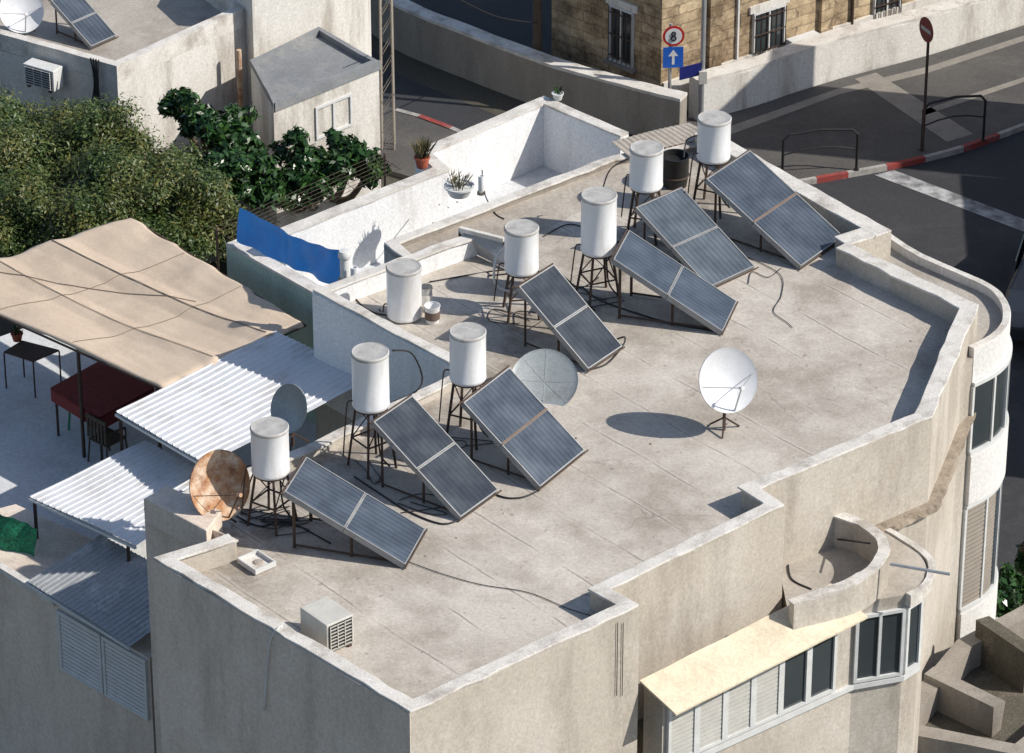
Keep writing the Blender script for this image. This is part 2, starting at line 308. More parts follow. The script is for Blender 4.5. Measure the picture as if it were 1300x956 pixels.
def window(parent,c,t,n,wd,ht,cols=2,rows=1,shut=False,bars=False,sm='shut'):
    c=V(c); t=V(t).normalized(); n=V(n).normalized(); u=V((0,0,1))
    o=MB(); fr=.05
    for s_ in(-1,1):
        o.box(c+t*s_*(wd/2)+n*.03,t*fr/2,n*.03,u*(ht/2+fr/2)); o.box(c+u*s_*(ht/2)+n*.03,t*(wd/2-fr/2),n*.029,u*fr/2)
    for i in range(1,cols): o.box(c+t*(wd*(i/cols-.5))+n*.028,t*fr*.45,n*.026,u*(ht/2-fr/2))
    for i in range(1,rows): o.box(c+u*(ht*(i/rows-.5))+n*.026,t*(wd/2-fr/2),n*.024,u*fr*.35)
    wn=o.build('window','frame',parent)
    MB().box(c+n*.012,t*(wd/2-.02),n*.008,u*(ht/2-.02)).build('pane','glass',wn)
    if shut:
        sb=MB(); k=int(ht/.07)
        for i in range(k): sb.box(c+n*.035+u*(ht*((i+.5)/k-.5)),t*(wd/2-.03),n*.008,u*(ht/k*.42))
        sb.build('shutter',sm,wn)
    if bars:
        sb=MB(); k=int(wd/.12)
        for i in range(k+1): sb.bar(c+n*.09+t*(wd*(i/k-.5))-u*ht/2,c+n*.09+t*(wd*(i/k-.5))+u*ht/2,.02)
        for f in(-.4,0,.4): sb.bar(c+n*.09-t*wd/2+u*ht*f,c+n*.09+t*wd/2+u*ht*f,.02)
        sb.build('window_grille','iron',wn)
        MB().box(c-u*(ht/2+.06)+n*.06,t*(wd/2+.1),n*.08,u*.035).build('sill','concrete',wn)
        MB().box(c+u*(ht/2+.11)+n*.02,t*(wd/2+.12),n*.03,u*.08).build('lintel','dirtywhite',wn)
    return wn
def leftn(A,B): d=(B-A); d.z=0; d.normalize(); return V((-d.y,d.x,0))
def facen(A,B):
    n=leftn(A,B); return n if n.dot(CAM-A)>0 else -n
u=V((0,0,1))
# ------------------------------------------------------------------ ground, streets
GZ=-7.0
struct(MB().poly([(-600,-600,GZ-.01),(600,-600,GZ-.01),(600,900,GZ-.01),(-600,900,GZ-.01)]).build('ground','ground'))
rd=P([(470,60),(505,95),(640,150),(860,170),(1000,232),(1140,205),(1400,120),(1500,300),(1500,900),(1150,900),(1150,500),(760,300),(470,170)],GZ)
struct(MB().poly(rd).build('road','asphalt'))
struct(MB().poly(P([(430,-60),(560,-60),(900,70),(900,110),(640,118),(500,60)],GZ+.004)).build('back_road','asphalt'))
curb=[(905,240),(960,236),(1003,229),(1060,219),(1140,204),(1220,184),(1300,155),(1420,110)]
cw=curve([at(x,y,GZ+.12) for x,y in curb],5)
pv=P([(830,215),(830,150),(905,150),(1065,100),(1180,70),(1300,32),(1450,-10)],GZ+.11)
struct(MB().prism([(p.x,p.y) for p in pv[::-1]]+[(p.x,p.y) for p in cw],GZ-.0,GZ+.11).build('pavement','pave'))
cb=thing('kerb','faded kerb painted in red and white blocks curving along the street corner','kerb',cw[0])
MB().band(cw,.10,GZ,GZ+.115,-1).build('kerb_stone','wpaint',cb)
for i in range(1,len(cw)-3,6):
    MB().band(cw[i:i+4],.103,GZ,GZ+.118,-1).build('painted_block','red',cb)
struct(MB().poly(P([(1085,100),(1112,92),(1236,170),(1202,180)],GZ+.115)).build('lit_paver_patch','pavel'))  # sunlit patch between street shadows, painted as paler pavers
struct(MB().poly(P([(1170,140),(1300,98),(1300,104),(1172,147)],GZ+.115)).build('paver_strip','pavel'))
struct(MB().poly(P([(905,168),(1065,112),(1180,84),(1300,45),(1300,52),(1180,92),(1065,120),(908,178)],GZ+.114)).build('paver_edge','pavel'))
struct(MB().poly(P([(1110,222),(1135,216),(1310,282),(1310,298)],GZ+.006)).build('road_marking','paint'))
k2=P([(500,140),(530,148),(570,163),(600,176)],GZ+.12)
kb=thing('kerb','short red and white kerb seen between the lattice pole and the white terrace','kerb',k2[0])
MB().band(k2,.12,GZ,GZ+.12,1).build('kerb_stone','wpaint',kb)
MB().band([k2[1],k2[2]],.124,GZ,GZ+.124,1).build('painted_block','red',kb)
struct(MB().prism([(p.x,p.y) for p in P([(480,130),(600,174),(640,200),(640,260),(440,200)],GZ+.1)],GZ,GZ+.1).build('footpath','pave'))
def wallthing(name,label,px,z0,hgt,t,m,cap='cope',n=6,cat='wall'):
    c=curve([at(x,y,z0) for x,y in px],n)
    root=thing(name,label,cat,c[0])
    MB().band(c,t,z0,z0+hgt,1).build('wall_body',m,root)
    MB().band(c,t+.04,z0+hgt,z0+hgt+.07,1).jit(2.7,.03).build('wall_cap',cap,root)
    return root
wallthing('boundary_wall','long stained pale stone wall rising to the right behind the street corner',[(885,160),(960,140),(1065,104),(1180,74),(1300,36),(1460,-15)],GZ,.95,.35,'dirtywhite')
wallthing('boundary_wall','curving tan wall with pale cap between the lattice pole and the blue signs',[(440,15),(500,62),(600,104),(690,138),(770,162),(862,186)],GZ,1.0,.3,'concrete')
A=at(700,95,GZ);B=at(838,150,GZ);C=at(1215,25,GZ)
sh=thing('stone_house','old stone block house with barred windows behind the boundary wall','building',B)
D=A+(C-B)
MB().prism([A,B,C,D],GZ,1.5).build('wall','stone',sh)
n1=facen(A,B); n2=facen(B,C)
window(sh,wallpt(A,B,790,45),B-A,n1,.6,1.2,2,1,bars=True)
for (px,py,wd,ht) in((975,38,.8,.95),(1125,2,.7,1.1)):
    window(sh,wallpt(B,C,px,py),C-B,n2,wd,ht,2,1,bars=True)
tt=(C-B).normalized()
for px in(905,1045,1205):
    p=wallpt(B,C,px,60); p.z=GZ
    MB().box(p+V((0,0,3.5))+n2*.04,tt*.16,n2*.06,V((0,0,3.5))).build('pilaster','stone',sh)
MB().box((B+C)/2+V((0,0,3.1))+n2*.03,(C-B)/2,n2*.05,V((0,0,.08))).build('string_course','dirtywhite',sh)
MB().box(wallpt(B,C,935,45)+n2*.03,tt*.02,n2*.03,V((0,0,2.2))).build('drain_pipe','pvc',sh)
pc=wallpt(B,C,1080,20); pc.z=GZ+3.6
MB().tube([pc+n2*.05,pc+n2*.05-V((0,0,3.4))],.035,8).build('drain_pipe','iron',sh)
MB().box((B+C)/2+V((0,0,.4))+n2*.02,(C-B)/2*.99,n2*.04,V((0,0,.4))).build('plinth','dirtywhite',sh)
def ac_unit(c,t,n,w_,h_,d_,label,body='acbody'):
    c=V(c);t=V(t).normalized();n=V(n).normalized()
    r=thing('air_conditioner',label,'air conditioner',c)
    MB().box(c+u*(h_/2+.04),t*w_/2,n*d_/2,u*h_/2).build('casing',body,r,bevel=.015)
    MB().box(c+u*(h_/2+.04)+n*(d_/2+.004),t*w_*.43,n*.006,u*h_*.44).build('fan_recess','acgrill',r)
    g=MB()
    for i in range(8): g.box(c+u*(.04+h_*(.1+.8*i/7))+n*(d_/2+.018),t*w_*.42,n*.006,u*.005)
    for i in range(4): g.box(c+t*w_*.4*(i/1.5-1)+u*(.04+h_/2)+n*(d_/2+.024),t*.005,n*.006,u*h_*.43)
    g.build('grille',body,r)
    for s_ in(-1,1): MB().box(c+t*s_*w_*.35+u*.02,t*.03,n*d_*.5,u*.02).build('foot','iron',r)
    return r
p=wallpt(B,C,1008,70)+n2*.3
ac_unit(p,tt,n2,.75,.5,.3,'white air conditioner mounted on the old stone house between pilasters','acpale')
p=wallpt(B,C,930,92)+n2*.3
ac_unit(p,tt,n2,.8,.26,.3,'low pale box unit at foot of stone house beside the sign posts','acpale')
def offhouse(label,hp,ztop):  # unseen houses added right of frame to cast shade on the street
    hx=thing('shadow_house',label,'building',V((hp[0].x,hp[0].y,GZ)))
    MB().prism(hp,GZ,ztop-.3).build('wall','wall',hx); MB().band(hp,.2,ztop-.3,ztop,1,closed=True).build('parapet','cope',hx)
    for f in(.25,.75): window(hx,hp[3].lerp(hp[0],f)+V((0,0,-4.4)),hp[0]-hp[3],facen(hp[3],hp[0]) if facen(hp[3],hp[0]).x<0 else -facen(hp[3],hp[0]),1.0,1.2,2,shut=True)
offhouse('low unseen house added beyond the right edge to shade the street',[V((14.2,7.5,0)),V((24,5,0)),V((25.5,17,0)),V((14.8,19,0))],-2.0)
offhouse('taller narrow unseen house added beyond the right edge to shade the pavement',[V((12.9,19.5,0)),V((22,17.5,0)),V((22.6,20.6,0)),V((13.3,22.6,0))],.8)
# ------------------------------------------------------------------ top left houses
def house(name,label,px,z1,wm,roofm,ph=.2,z0=GZ,pt=.18,zpx=None,pm=None):
    o=[at(x,y,z1 if zpx is None else zpx) for x,y in px]
    ar=sum(o[i].x*o[(i+1)%len(o)].y-o[(i+1)%len(o)].x*o[i].y for i in range(len(o)))
    if ar<0:o=o[::-1]
    r=thing(name,label,'building',V((o[0].x,o[0].y,z0)))
    MB().prism(o,z0,z1-ph,top=False).build('wall',wm,r)
    MB().poly([V((p.x,p.y,z1-ph)) for p in o]).build('roof',roofm,r)
    cl=dens(o+[o[0]],.4)[:-1]
    MB().band(cl,pt,z1-ph+.001,z1,1,closed=True).jit(2.7,.02).build('parapet',pm or 'cope',r)
    return r,o
h1,o1=house('white_house','white rendered house with rooftop dish and panel behind the big tree',[(148,84),(316,8),(230,-50),(60,-80),(-90,-60),(-90,18)],-2.0,'dirtywhite','roofp',.35)
h3,o3=house('tall_white_house','taller white wall rising behind the small grey roofed annex',[(296,38),(322,62),(405,34),(463,8),(470,-20),(440,-60),(330,-40)],-1.1,'dirtywhite','roofp',.2,zpx=-2.7)
h2,o2=house('annex_house','small white annex with flat grey felt roof and lit window',[(318,76),(347,131),(481,77),(405,34)],-2.6,'dirtywhite','grey',.12,pt=.10,pm='grey')
a=at(347,130,-2.6);b=at(481,76,-2.6); n_=facen(a,b)
MB().band([a,b],.05,-2.78,-2.6,-1).build('felt_edge','grey',h2)
wn2=window(h2,wallpt(a,b,422,147),b-a,n_,.85,.62,2)
a=at(-90,18,-2);b=at(148,84,-2);n_=facen(a,b)
p=wallpt(a,b,66,104)+n_*.25
ac_unit(p,b-a,n_,.7,.42,.3,'white air conditioner on the wall of the house behind the tree','acpale')
q=wallpt(a,b,128,84)+n_*.06; dn=thing('cable_bundle','bundle of black pipes hanging down the corner of the white house','pipes',q)
for i in range(4): MB().tube(curve([q+(b-a).normalized()*(-.06*i)+V((0,0,.15)),q+V((0,0,-.4))+(b-a).normalized()*(-.03*i)+n_*.05,q+V((0,0,-1.3))+(b-a).normalized()*(-.12*i)]),.018).build('pipe','rubber',dn)
q=wallpt(at(318,74,-2.6),at(347,130,-2.6),312,100)
tag(MB().tube([q+V((-.1,-.2,-.7)),q+V((-.1,-.2,.7))],.05,8).build('flue_pipe','rust',loc=q+V((-.1,-.2,-.7)),smooth=True),'rusty upright flue pipe at the left corner of the grey roofed annex','pipe')
# ------------------------------------------------------------------ MAIN BUILDING
HP=.35
OUTP=dict(F0=(521,904),A=(812,768),B=(775,748),C=(997,640),D=(965,620),E=(1184,528),F=(1242,388),G=(1075,308),H=(1132,290),I=(900,160),J=(775,182),K=(487,292),L=(512,312),M_=(520,325),N=(397,368),O=(572,462),P_=(385,553),Q=(183,630),L2=(290,678),L1=(195,708))
W={k:at(*v,HP) for k,v in OUTP.items()}
order='F0 A B C D E F G H I J K L M_ N O P_ Q L2 L1'.split()
mb=thing('apartment_building','main beige block whose flat roof carries the water heaters','building',BO)
ol=[W[k] for k in order]
MB().prism(ol,GZ,0,top=False).build('wall','wall',mb)
MB().poly([V((p.x,p.y,0)) for p in ol]).build('roof','roof',mb)
def para(keys,h,t,parent=mb,wm='wall',cap=True):
    pts=[W[k] if isinstance(k,str) else k for k in keys]
    MB().band(pts,t,0.001,h-.03,1).build('parapet',wm,parent)
    if cap: MB().band(dens(pts,.3),t+.03,h-.03,h+.01,1).jit(3.1,.035).build('coping','cope',parent,bevel=.01)
para('L2 L1 F0 A B C D E'.split(),HP,.19)
para(['E','F','G'],HP,.24)
para(['G','H','I'],HP-.05,.3)
para([at(606,292,HP),'N','O'],HP,.16,wm='white')
para(['O','P_','Q','L2'],.16,.16)
para(['I','J','K','L'],.12,.15,wm='concrete')
rr=[W['I'],W['J'],W['K'],W['L'],W['M_'],at(606,298,HP),at(640,290,HP),at(780,225,HP)]
MB().poly([V((p.x,p.y,.004)) for p in rr]).build('roof_patch','roof2',mb)
MB().band([W['N'],W['O']],.012,-1.6,HP-.04,-1).build('white_render','white',mb)
MB().band([W['O'],W['P_'],W['Q']],.012,-1.6,.1,-1).build('white_render','dirtywhite',mb)
MB().band([W['Q'],W['L2'],W['L1'],W['F0']],.012,GZ,HP-.035,-1).build('shade_lift_skin','shadelift',mb)  # skin over the shaded facade, coloured lighter to brighten it
q=P([(183,632),(212,616),(282,648),(262,674)],.42)
MB().prism([(p.x,p.y) for p in q[::-1]],.0,.42).build('corner_upstand','shadelift',mb,bevel=.02)
led=[W['D'].lerp(W['E'],i/28) for i in range(14,28)]+[W['E'].lerp(W['F'],i/24) for i in range(22)]
c=MB().band(led,.17,-1.25,-1.14,-1); k=len(led)
c.jit(6,.05,.4,lambda i,v:(i//k)%2==1)
c.build('rough_ledge','rough',mb)
# rounded bay
bp_=[(1128,296),(1165,320),(1215,343),(1252,359),(1272,374),(1282,394),(1279,414),(1263,430),(1236,444)]
bw=curve([at(x,y,0) for x,y in bp_],6)
bay=bw+[at(1180,500,0),at(1100,330,0)]
MB().prism([(p.x,p.y) for p in bay][::-1],GZ,-.15).build('bay','wall',mb,smooth=True)
MB().poly([V((p.x,p.y,-.146)) for p in bay][::-1]).build('bay_ledge','roofp',mb)
MB().band(bw,.09,-.55,0,-1).build('bay_parapet','baywhite',mb,smooth=True)
MB().band(bw,.012,-.56,.0,1).build('bay_render','baywhite',mb,smooth=True)
MB().band(bw,.11,0,.02,-1).jit(4,.01).build('bay_coping','cope',mb)
wseg=[V((p.x,p.y,0)) for p in bw[24:]]
def strip_win(seg,z0,z1,shut):
    wn=MB().band(seg,.03,z0,z1,1).build('window','glass',mb,smooth=True)
    f=MB().band(seg,.07,z1,z1+.07,1).band(seg,.07,z0-.07,z0,1)
    for i in range(0,len(seg),6):
        d=(seg[min(i+1,len(seg)-1)]-seg[max(i-1,0)]).normalized(); nn=V((-d.y,d.x,0))
        p=V((seg[i].x,seg[i].y,(z0+z1)/2)); f.box(p+nn*.03,d*.022,nn*.035,V((0,0,(z1-z0)/2)))
    f.build('window_frame','frame',wn)
    if shut:
        g=MB(); k=int((z1-z0)/.08)
        for i in range(k):
            z=z0+(z1-z0)*(i+.5)/k; g.band(seg[14:],.045,z-.03,z+.03,1)
        g.build('shutter','blind',wn)
strip_win(wseg,-1.80,-.64,False)
strip_win(wseg,-4.7,-2.85,True)
for z0,z1 in((-2.77,-1.88),(-5.5,-4.79)): MB().band(wseg,.09,z0,z1,1).build('spandrel','baywhite',mb,smooth=True)
# enclosed balcony block bottom right, with sunken gutter floor behind the awning
BZ=-1.2
eb=[(842,874),(1086,766),(1150,755),(1170,742),(1178,722),(1168,703),(1112,668),(1040,640),(985,668),(1005,768),(818,862)]
ebw=[at(x,y,BZ) for x,y in eb]
MB().prism([(p.x,p.y) for p in ebw],GZ,BZ).build('balcony_block','wall',mb)
gf=[at(x,y,BZ) for x,y in((780,815),(985,668),(1005,768),(818,862))]
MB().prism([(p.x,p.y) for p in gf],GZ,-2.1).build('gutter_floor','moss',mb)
rb=curve([at(x,y,-.7) for x,y in((1050,642),(1062,650),(1100,663),(1128,688),(1122,716),(1092,740),(1045,758),(1008,770))],5)
MB().band(rb,.14,BZ+.001,-.7,-1).jit(5,.02).build('balcony_parapet','wall',mb)
MB().band(rb,.17,-.7,-.67,-1).jit(5,.025).build('balcony_coping','cope',mb)
MB().poly([V((p.x,p.y,BZ+.008)) for p in rb]+[at(985,700,BZ+.008)]).build('balcony_floor','roofp',mb)
og=curve([ebw[2],ebw[3],ebw[4],ebw[5],ebw[6]],5)
MB().band(og,.10,BZ-.17,BZ+.03,-1).jit(6,.02).build('ledge','cope',mb)
ea,eb2=ebw[0],ebw[1]; ne=facen(ea,eb2); Lb=(eb2-ea).length; te=(eb2-ea).normalized()
x=.08
for i_ in range(7):
    wd=.5
    if x+wd>Lb: break
    c=ea+te*(x+wd/2); c.z=-1.96
    window(mb,c,te,ne,wd-.03,1.1,1,1,shut=i_<4); x+=wd+.02
for i in(1,2):
    ea,eb2=ebw[i],ebw[i+1]; c=(ea+eb2)/2; c.z=-1.98
    window(mb,c,eb2-ea,facen(ea,eb2),min((eb2-ea).length-.06,.8),1.1,2 if i==1 else 1,1)
MB().band([ebw[0],ebw[1],ebw[2],ebw[3]],.06,-2.66,-2.58,-1).build('sill','frame',mb)
aw=[at(812,864,-.93),at(1055,741,-.93),at(1102,783,-1.24),at(858,907,-1.24)]
an=MB(); nn=20; top=[]
for i in range(nn+1):
    for j in range(7):
        p=aw[0].lerp(aw[1],i/nn).lerp(aw[3].lerp(aw[2],i/nn),j/6); p.z+=.012*noise.noise(p*2.5); top.append(p)
an.v=top+[p-V((0,0,.03)) for p in top]; m_=len(top)
for i in range(nn):
    for j in range(6):
        k=i*7+j; an.f+=[(k,k+1,k+8,k+7),(m_+k,m_+k+7,m_+k+8,m_+k+1)]
for j in range(6): an.f+=[(j,m_+j,m_+j+1,j+1),(nn*7+j,nn*7+j+1,m_+nn*7+j+1,m_+nn*7+j)]
for i in range(nn): k=i*7; an.f+=[(k,k+7,m_+k+7,m_+k),(k+6,m_+k+6,m_+k+13,k+13)]
an.build('awning','yellow',mb)
q=at(1130,716,-.6)
tag(MB().tube([q,at(1206,729,-.62)],.022,6).build('metal_pipe','alu',loc=q),'thin metal pipe sticking out over the rounded balcony','pipe')
A_,F_=W['A'],W['F0']; nf=facen(F_,A_)
for px,lb in((783,'left of the two thin cables on the near wall corner'),(790,'right of the two thin cables on the near wall corner')):
    a=wallpt(F_,A_,px,790); tag(MB().tube([a+nf*.02,a+nf*.02+V((0,0,-1.2))],.006,5).build('wall_cable','rubber',loc=a),lb,'cable')
def corrug(name,quad,m,label,cat,rib=.17,amp=.03,group=None,parent=None,trap=True,thk=.01):
    a,b,c,d=[V(x) for x in quad]
    Lr=((d-a).length+(c-b).length)/2; n=max(2,int(Lr/rib)); vs=[];fs=[];prof=[]
    if trap:
        for i in range(n):
            prof+=[(i/n,0),((i+.68)/n,0),((i+.76)/n,1),((i+.92)/n,1)]
        prof.append((1,0))
    else:
        for i in range(n*6+1): prof.append((i/(n*6),.5+.5*math.sin(i/6*2*math.pi)))
    nn=(b-a).cross(d-a).normalized(); nn=nn if nn.z>0 else -nn; KS=6
    for (t,h) in prof:
        e0=a.lerp(d,t); e1=b.lerp(c,t)
        for k in range(KS+1):
            p=e0.lerp(e1,k/KS)+nn*h*amp; p=p+nn*noise.noise(p*1.1)*.03; vs.append(p)
    for i in range(len(prof)-1):
        for k in range(KS): fs.append((i*(KS+1)+k,i*(KS+1)+k+1,(i+1)*(KS+1)+k+1,(i+1)*(KS+1)+k))
    o=MB().add(vs,fs).build(name,m,parent,loc=a if not parent else None)
    md=o.modifiers.new('thick','SOLIDIFY'); md.thickness=thk
    if not parent: tag(o,label,cat,group)
    return o
corrug('corrugated_sheet',[at(800,200,.16),at(776,182,.14),at(875,156,.14),at(905,172,.16)],'roof2','weathered corrugated sheet along the rear roof edge behind the tanks','roofing sheet',trap=False,rib=.10,amp=.012)
# ------------------------------------------------------------------ tanks
def tank(px,tc,bc,fy,rp,label,legs=True,seed=0):
    b=at(px,fy,0); zb=hz(b,bc); zt=hz(b,tc); r=rp/sc(b+V((0,0,zb)))
    rg=random.Random(seed)
    t=thing('water_tank',label,'water tank',b,'white rooftop water tanks')
    if not legs: zb=.03
    MB().lathe(b,[(0.001,zb),(r*.96,zb),(r,zb+.02),(r,zb+.05),(r*.985,zb+.06),(r*.985,zt-.07),(r,zt-.06),(r,zt-.03),(r*.97,zt-.012)],32).build('tank_body','tank',t,smooth=True)
    MB().lathe(b,[(r*1.01,zt-.05),(r*1.015,zt-.012),(r*.96,zt+.002),(r*.9,zt-.006),(r*.5,zt+.008),(.001,zt+.012)],32).build('lid','lid',t,smooth=True)
    if legs:
        a0=rg.uniform(0,1.5); feet=[];tops=[]
        for k in range(4):
            an=a0+k*math.pi/2; feet.append(b+V((math.cos(an)*r*1.3,math.sin(an)*r*1.3,0))); tops.append(b+V((math.cos(an)*r*.8,math.sin(an)*r*.8,zb)))
            MB().bar(feet[k],tops[k],.032).build('leg','iron',t)
        br=MB()
        for k in range(4):
            j=(k+1)%4
            br.bar(feet[k].lerp(tops[k],.45),feet[j].lerp(tops[j],.45),.02); br.bar(feet[k].lerp(tops[k],.45),feet[j].lerp(tops[j],.97),.014)
        br.build('brace','iron',t)
        MB().lathe(b,[(r*.75,zb-.03),(r*.93,zb-.03),(r*.93,zb),(r*.75,zb)],24).build('ring','iron',t)
    a1=rg.uniform(2.5,3.5); d=V((math.cos(a1),math.sin(a1),0)); q=b+d*r
    MB().tube(curve([q+V((0,0,zb+.12)),q+d*.07+V((0,0,zb+.11)),q+d*.10+V((0,0,zb-.05)),q+d*.16+V((0,0,.25 if legs else .05))]),.011,6).build('pipe','iron',t)
    if legs:
        an=rg.uniform(-1,.5); q=b+V((math.cos(an)*r*.4,math.sin(an)*r*.4,0))
        MB().tube(curve([q+V((0,0,zb)),q+V((.02,0,zb-.2)),q+V((.06,-.05,.3)),q+V((.2,-.12,.12))]),.014,6).build('pipe','rubber',t)
tank(346,541,598,664,24.5,'white water tank nearest the camera beside the rusty dish',seed=1)
tank(472.5,446,514,592,24,'tall white tank on stand just left of the narrow dark collector',seed=2)
tank(594.5,420,480,556,23.5,'white tank on stand behind the wide collector beside the flat grey disc',seed=3)
tank(513.5,338,402,402,22.5,'white tank standing directly on the roof beside the paint buckets',False,seed=4)
tank(662,288,342,398,22,'white tank with pale looping hose on its left side',seed=5)
tank(759,247,317,378,23,'tallest looking white tank behind the collector lying nearly sideways',seed=6)
tank(819,187,236,300,21.5,'white tank between the black barrel and tallest tank',seed=7)
tank(904,149,200,265,21.5,'farthest white tank beside the black barrel at the rear of the roof',seed=8)
# ------------------------------------------------------------------ collectors
def panel(L,Tp,Rt,Bt,h,label,m='coll',z0=0.0,lo=.07,seam=None,group='solar collectors on the roof'):
    hl=at(*L,z0+h);ht=at(*Tp,z0+h);lr=at(*Rt,z0+lo);lb=at(*Bt,z0+lo)
    uu=((ht-hl)+(lr-lb))/2; v=((hl-lb)+(ht-lr))/2
    v=v-uu*(uu.dot(v)/uu.dot(uu)); wd=uu.length; ln=v.length
    cen=(hl+ht+lr+lb)/4; uu.normalize(); v.normalize(); n=uu.cross(v)
    if n.z<0: uu=-uu; n=-n
    base=cen-v*ln/2
    mx=Matrix((( uu.x,v.x,n.x,base.x),(uu.y,v.y,n.y,base.y),(uu.z,v.z,n.z,base.z),(0,0,0,1)))
    r=bpy.data.objects.new('solar_panel',None); COL.objects.link(r); r.matrix_world=mx; ORG[r.name]=V((0,0,0)); tag(r,label,'solar panel',group)
    inv=mx.inverted()
    X=V((1,0,0));Y=V((0,1,0));Z=V((0,0,1)); g=.022
    for k in range(2):
        y0=k*ln/2+g*.2; y1=(k+1)*ln/2-g*.2; yc=(y0+y1)/2; hy=(y1-y0)/2
        cl=MB().box((0,yc,-.035),X*(wd/2-.02),Y*(hy-.02),Z*.03).build('collector','dullalu',r)
        MB().box((0,yc,0),X*(wd/2-.02),Y*(hy-.02),Z*.006).build('glass',m,cl)
        f=MB()
        for s_ in(-1,1):
            f.box((s_*(wd/2-.008),yc,-.03),X*.009,Y*hy,Z*.045); f.box((0,yc+s_*(hy-.008),-.03),X*(wd/2-.018),Y*.009,Z*.045)
        f.build('collector_frame','dullalu',cl)
    if seam: MB().box((0,ln/2,.012),X*(wd/2-.01),Y*.018,Z*.01).build('joint_bar','rustbar',r)
    for s_ in(-.38,.38):
        for yy in(ln*.93,ln*.45):
            tp=mx@V((s_*wd,yy,-.07)); bt=V((tp.x,tp.y,z0))
            MB().bar(inv@tp,inv@bt,.032,up=V((.3,.5,.1))).build('leg','iron',r)
        tp=mx@V((s_*wd,ln*.93,-.07)); bt=V((tp.x,tp.y,z0+.05)); lo_=mx@V((s_*wd,0.05,-.07))
        MB().bar(inv@bt,inv@lo_,.028,up=V((.3,.5,.1))).build('rail','iron',r)
    MB().tube([V((-wd*.55,ln+.02,-.03)),V((wd*.55,ln+.02,-.03))],.014,6).build('header_pipe','iron',r)
    MB().tube([V((-wd*.53,-.02,-.03)),V((wd*.58,-.02,-.03))],.012,6).build('header_pipe','iron',r)
panel((360,625),(388,581),(540,672),(515,717),.98,'striped collector nearest the camera, sloping from the front water tank')
panel((475,535),(521,503),(634,622),(583,658),1.12,'narrow dark collector in front of the second nearest tank','coll2')
panel((588,510),(648,466),(740,573),(685,620),1.06,'wide striped collector beside the flat grey disc',seam=1)
panel((660,362),(700,338),(792,438),(745,471),1.06,'narrow dark collector in middle of roof with hose at lower corner','coll2')
panel((779,330),(796,294),(937,382),(916,421),1.08,'long collector lying sideways in front of the tallest tank')
panel((804,266),(872,234),(951,343),(903,363),.84,'pale collector behind the sideways one','coll3')
panel((900,225),(953,190),(1069,302),(1013,341),1.06,'large collector farthest right on the roof',seam=1)
panel((62,2),(92,-12),(152,44),(118,58),.7,'collector on the white house roof at top left corner',z0=-2.35,group=None)
# ------------------------------------------------------------------ dishes
def dish(px,py,cz_foot,n,rad,label,m='dish',lnb=True,z0=0,ribs=False,foot=True,dp=.16):
    b=at(px,cz_foot,z0); n=V(n).normalized()
    c=V((b.x,b.y,hz(b,py))); r=thing('satellite_dish',label,'satellite dish',b,'satellite dishes')
    dep=dp*rad/.5; pr=[(rad*i/9+.0005,dep*(i/9)**2) for i in range(10)]+[(rad*1.015,dep+.006),(rad*1.02,dep-.012),(rad*.99,dep-.02)]+[(rad*i/9+.0005,dep*(i/9)**2-.018) for i in range(9,-1,-1)]
    MB().lathe(c-n*dep*.4,pr,40,n).build('reflector',m,r,smooth=True)
    up=(V((0,0,1))-n*n.z).normalized(); sd=n.cross(up)
    pj=c-n*(dep*.4+.12); MB().tube([b,V((b.x,b.y,max(.05+b.z,pj.z-.1))),pj],.025,8).build('mast','iron',r)
    MB().box(c-n*(dep*.4+.07),n*.05,sd*.06,up*.08).build('bracket','iron',r)
    if foot:
        for k in range(3):
            an=k*2.09+.4; MB().bar(b+V((0,0,.22)) if c.z-b.z>.35 else b+V((0,0,.05)),b+V((math.cos(an)*.25,math.sin(an)*.25,.012)),.025).build('foot','iron',r)
    if lnb:
        fp=c+n*rad*.95-up*rad*.25; a=MB(); a.bar(c-up*rad*.98+n*dep*.5,fp,.018)
        for s_ in(-1,1): a.bar(c+sd*s_*rad*.9+n*dep*.5,fp,.009)
        a.build('arm','iron' if m=='rust' else 'alu',r)
        MB().lathe(fp+n*.05,[(.001,0),(.03,0),(.03,-.03),(.02,-.04),(.02,-.11),(.001,-.11)],12,n).build('receiver','rust' if m=='rust' else 'pvc',r,smooth=True)
    if ribs:
        for k in range(8):
            an=k*math.pi/4; d=up*math.cos(an)+sd*math.sin(an)
            MB().tube([c-n*dep*.4+d*rad*f+n*(dep*f*f+.001) for f in(0.02,.3,.6,.8,1)],.003,5).build('seam','dishgrey',r)
dish(919,483,546,(.42,-.78,.46),.475,'white satellite dish standing alone in the open middle of the roof')
dish(279,616,668,(.60,-.70,.38),.50,'rusty orange satellite dish at the left roof edge','rust',dp=.08)
dish(372,519,566,(-.66,-.62,.42),.36,'small grey shaded satellite dish above the white tin canopy','dishgrey',lnb=False)
dish(691,484,500,(-.05,-.62,.78),.50,'flat grey segmented disc lying behind the wide collector','dishgrey',lnb=False,ribs=True,dp=.07)
dish(28,14,42,(.3,-.8,.5),.42,'white satellite dish on the white house roof at top left',z0=-2.35)
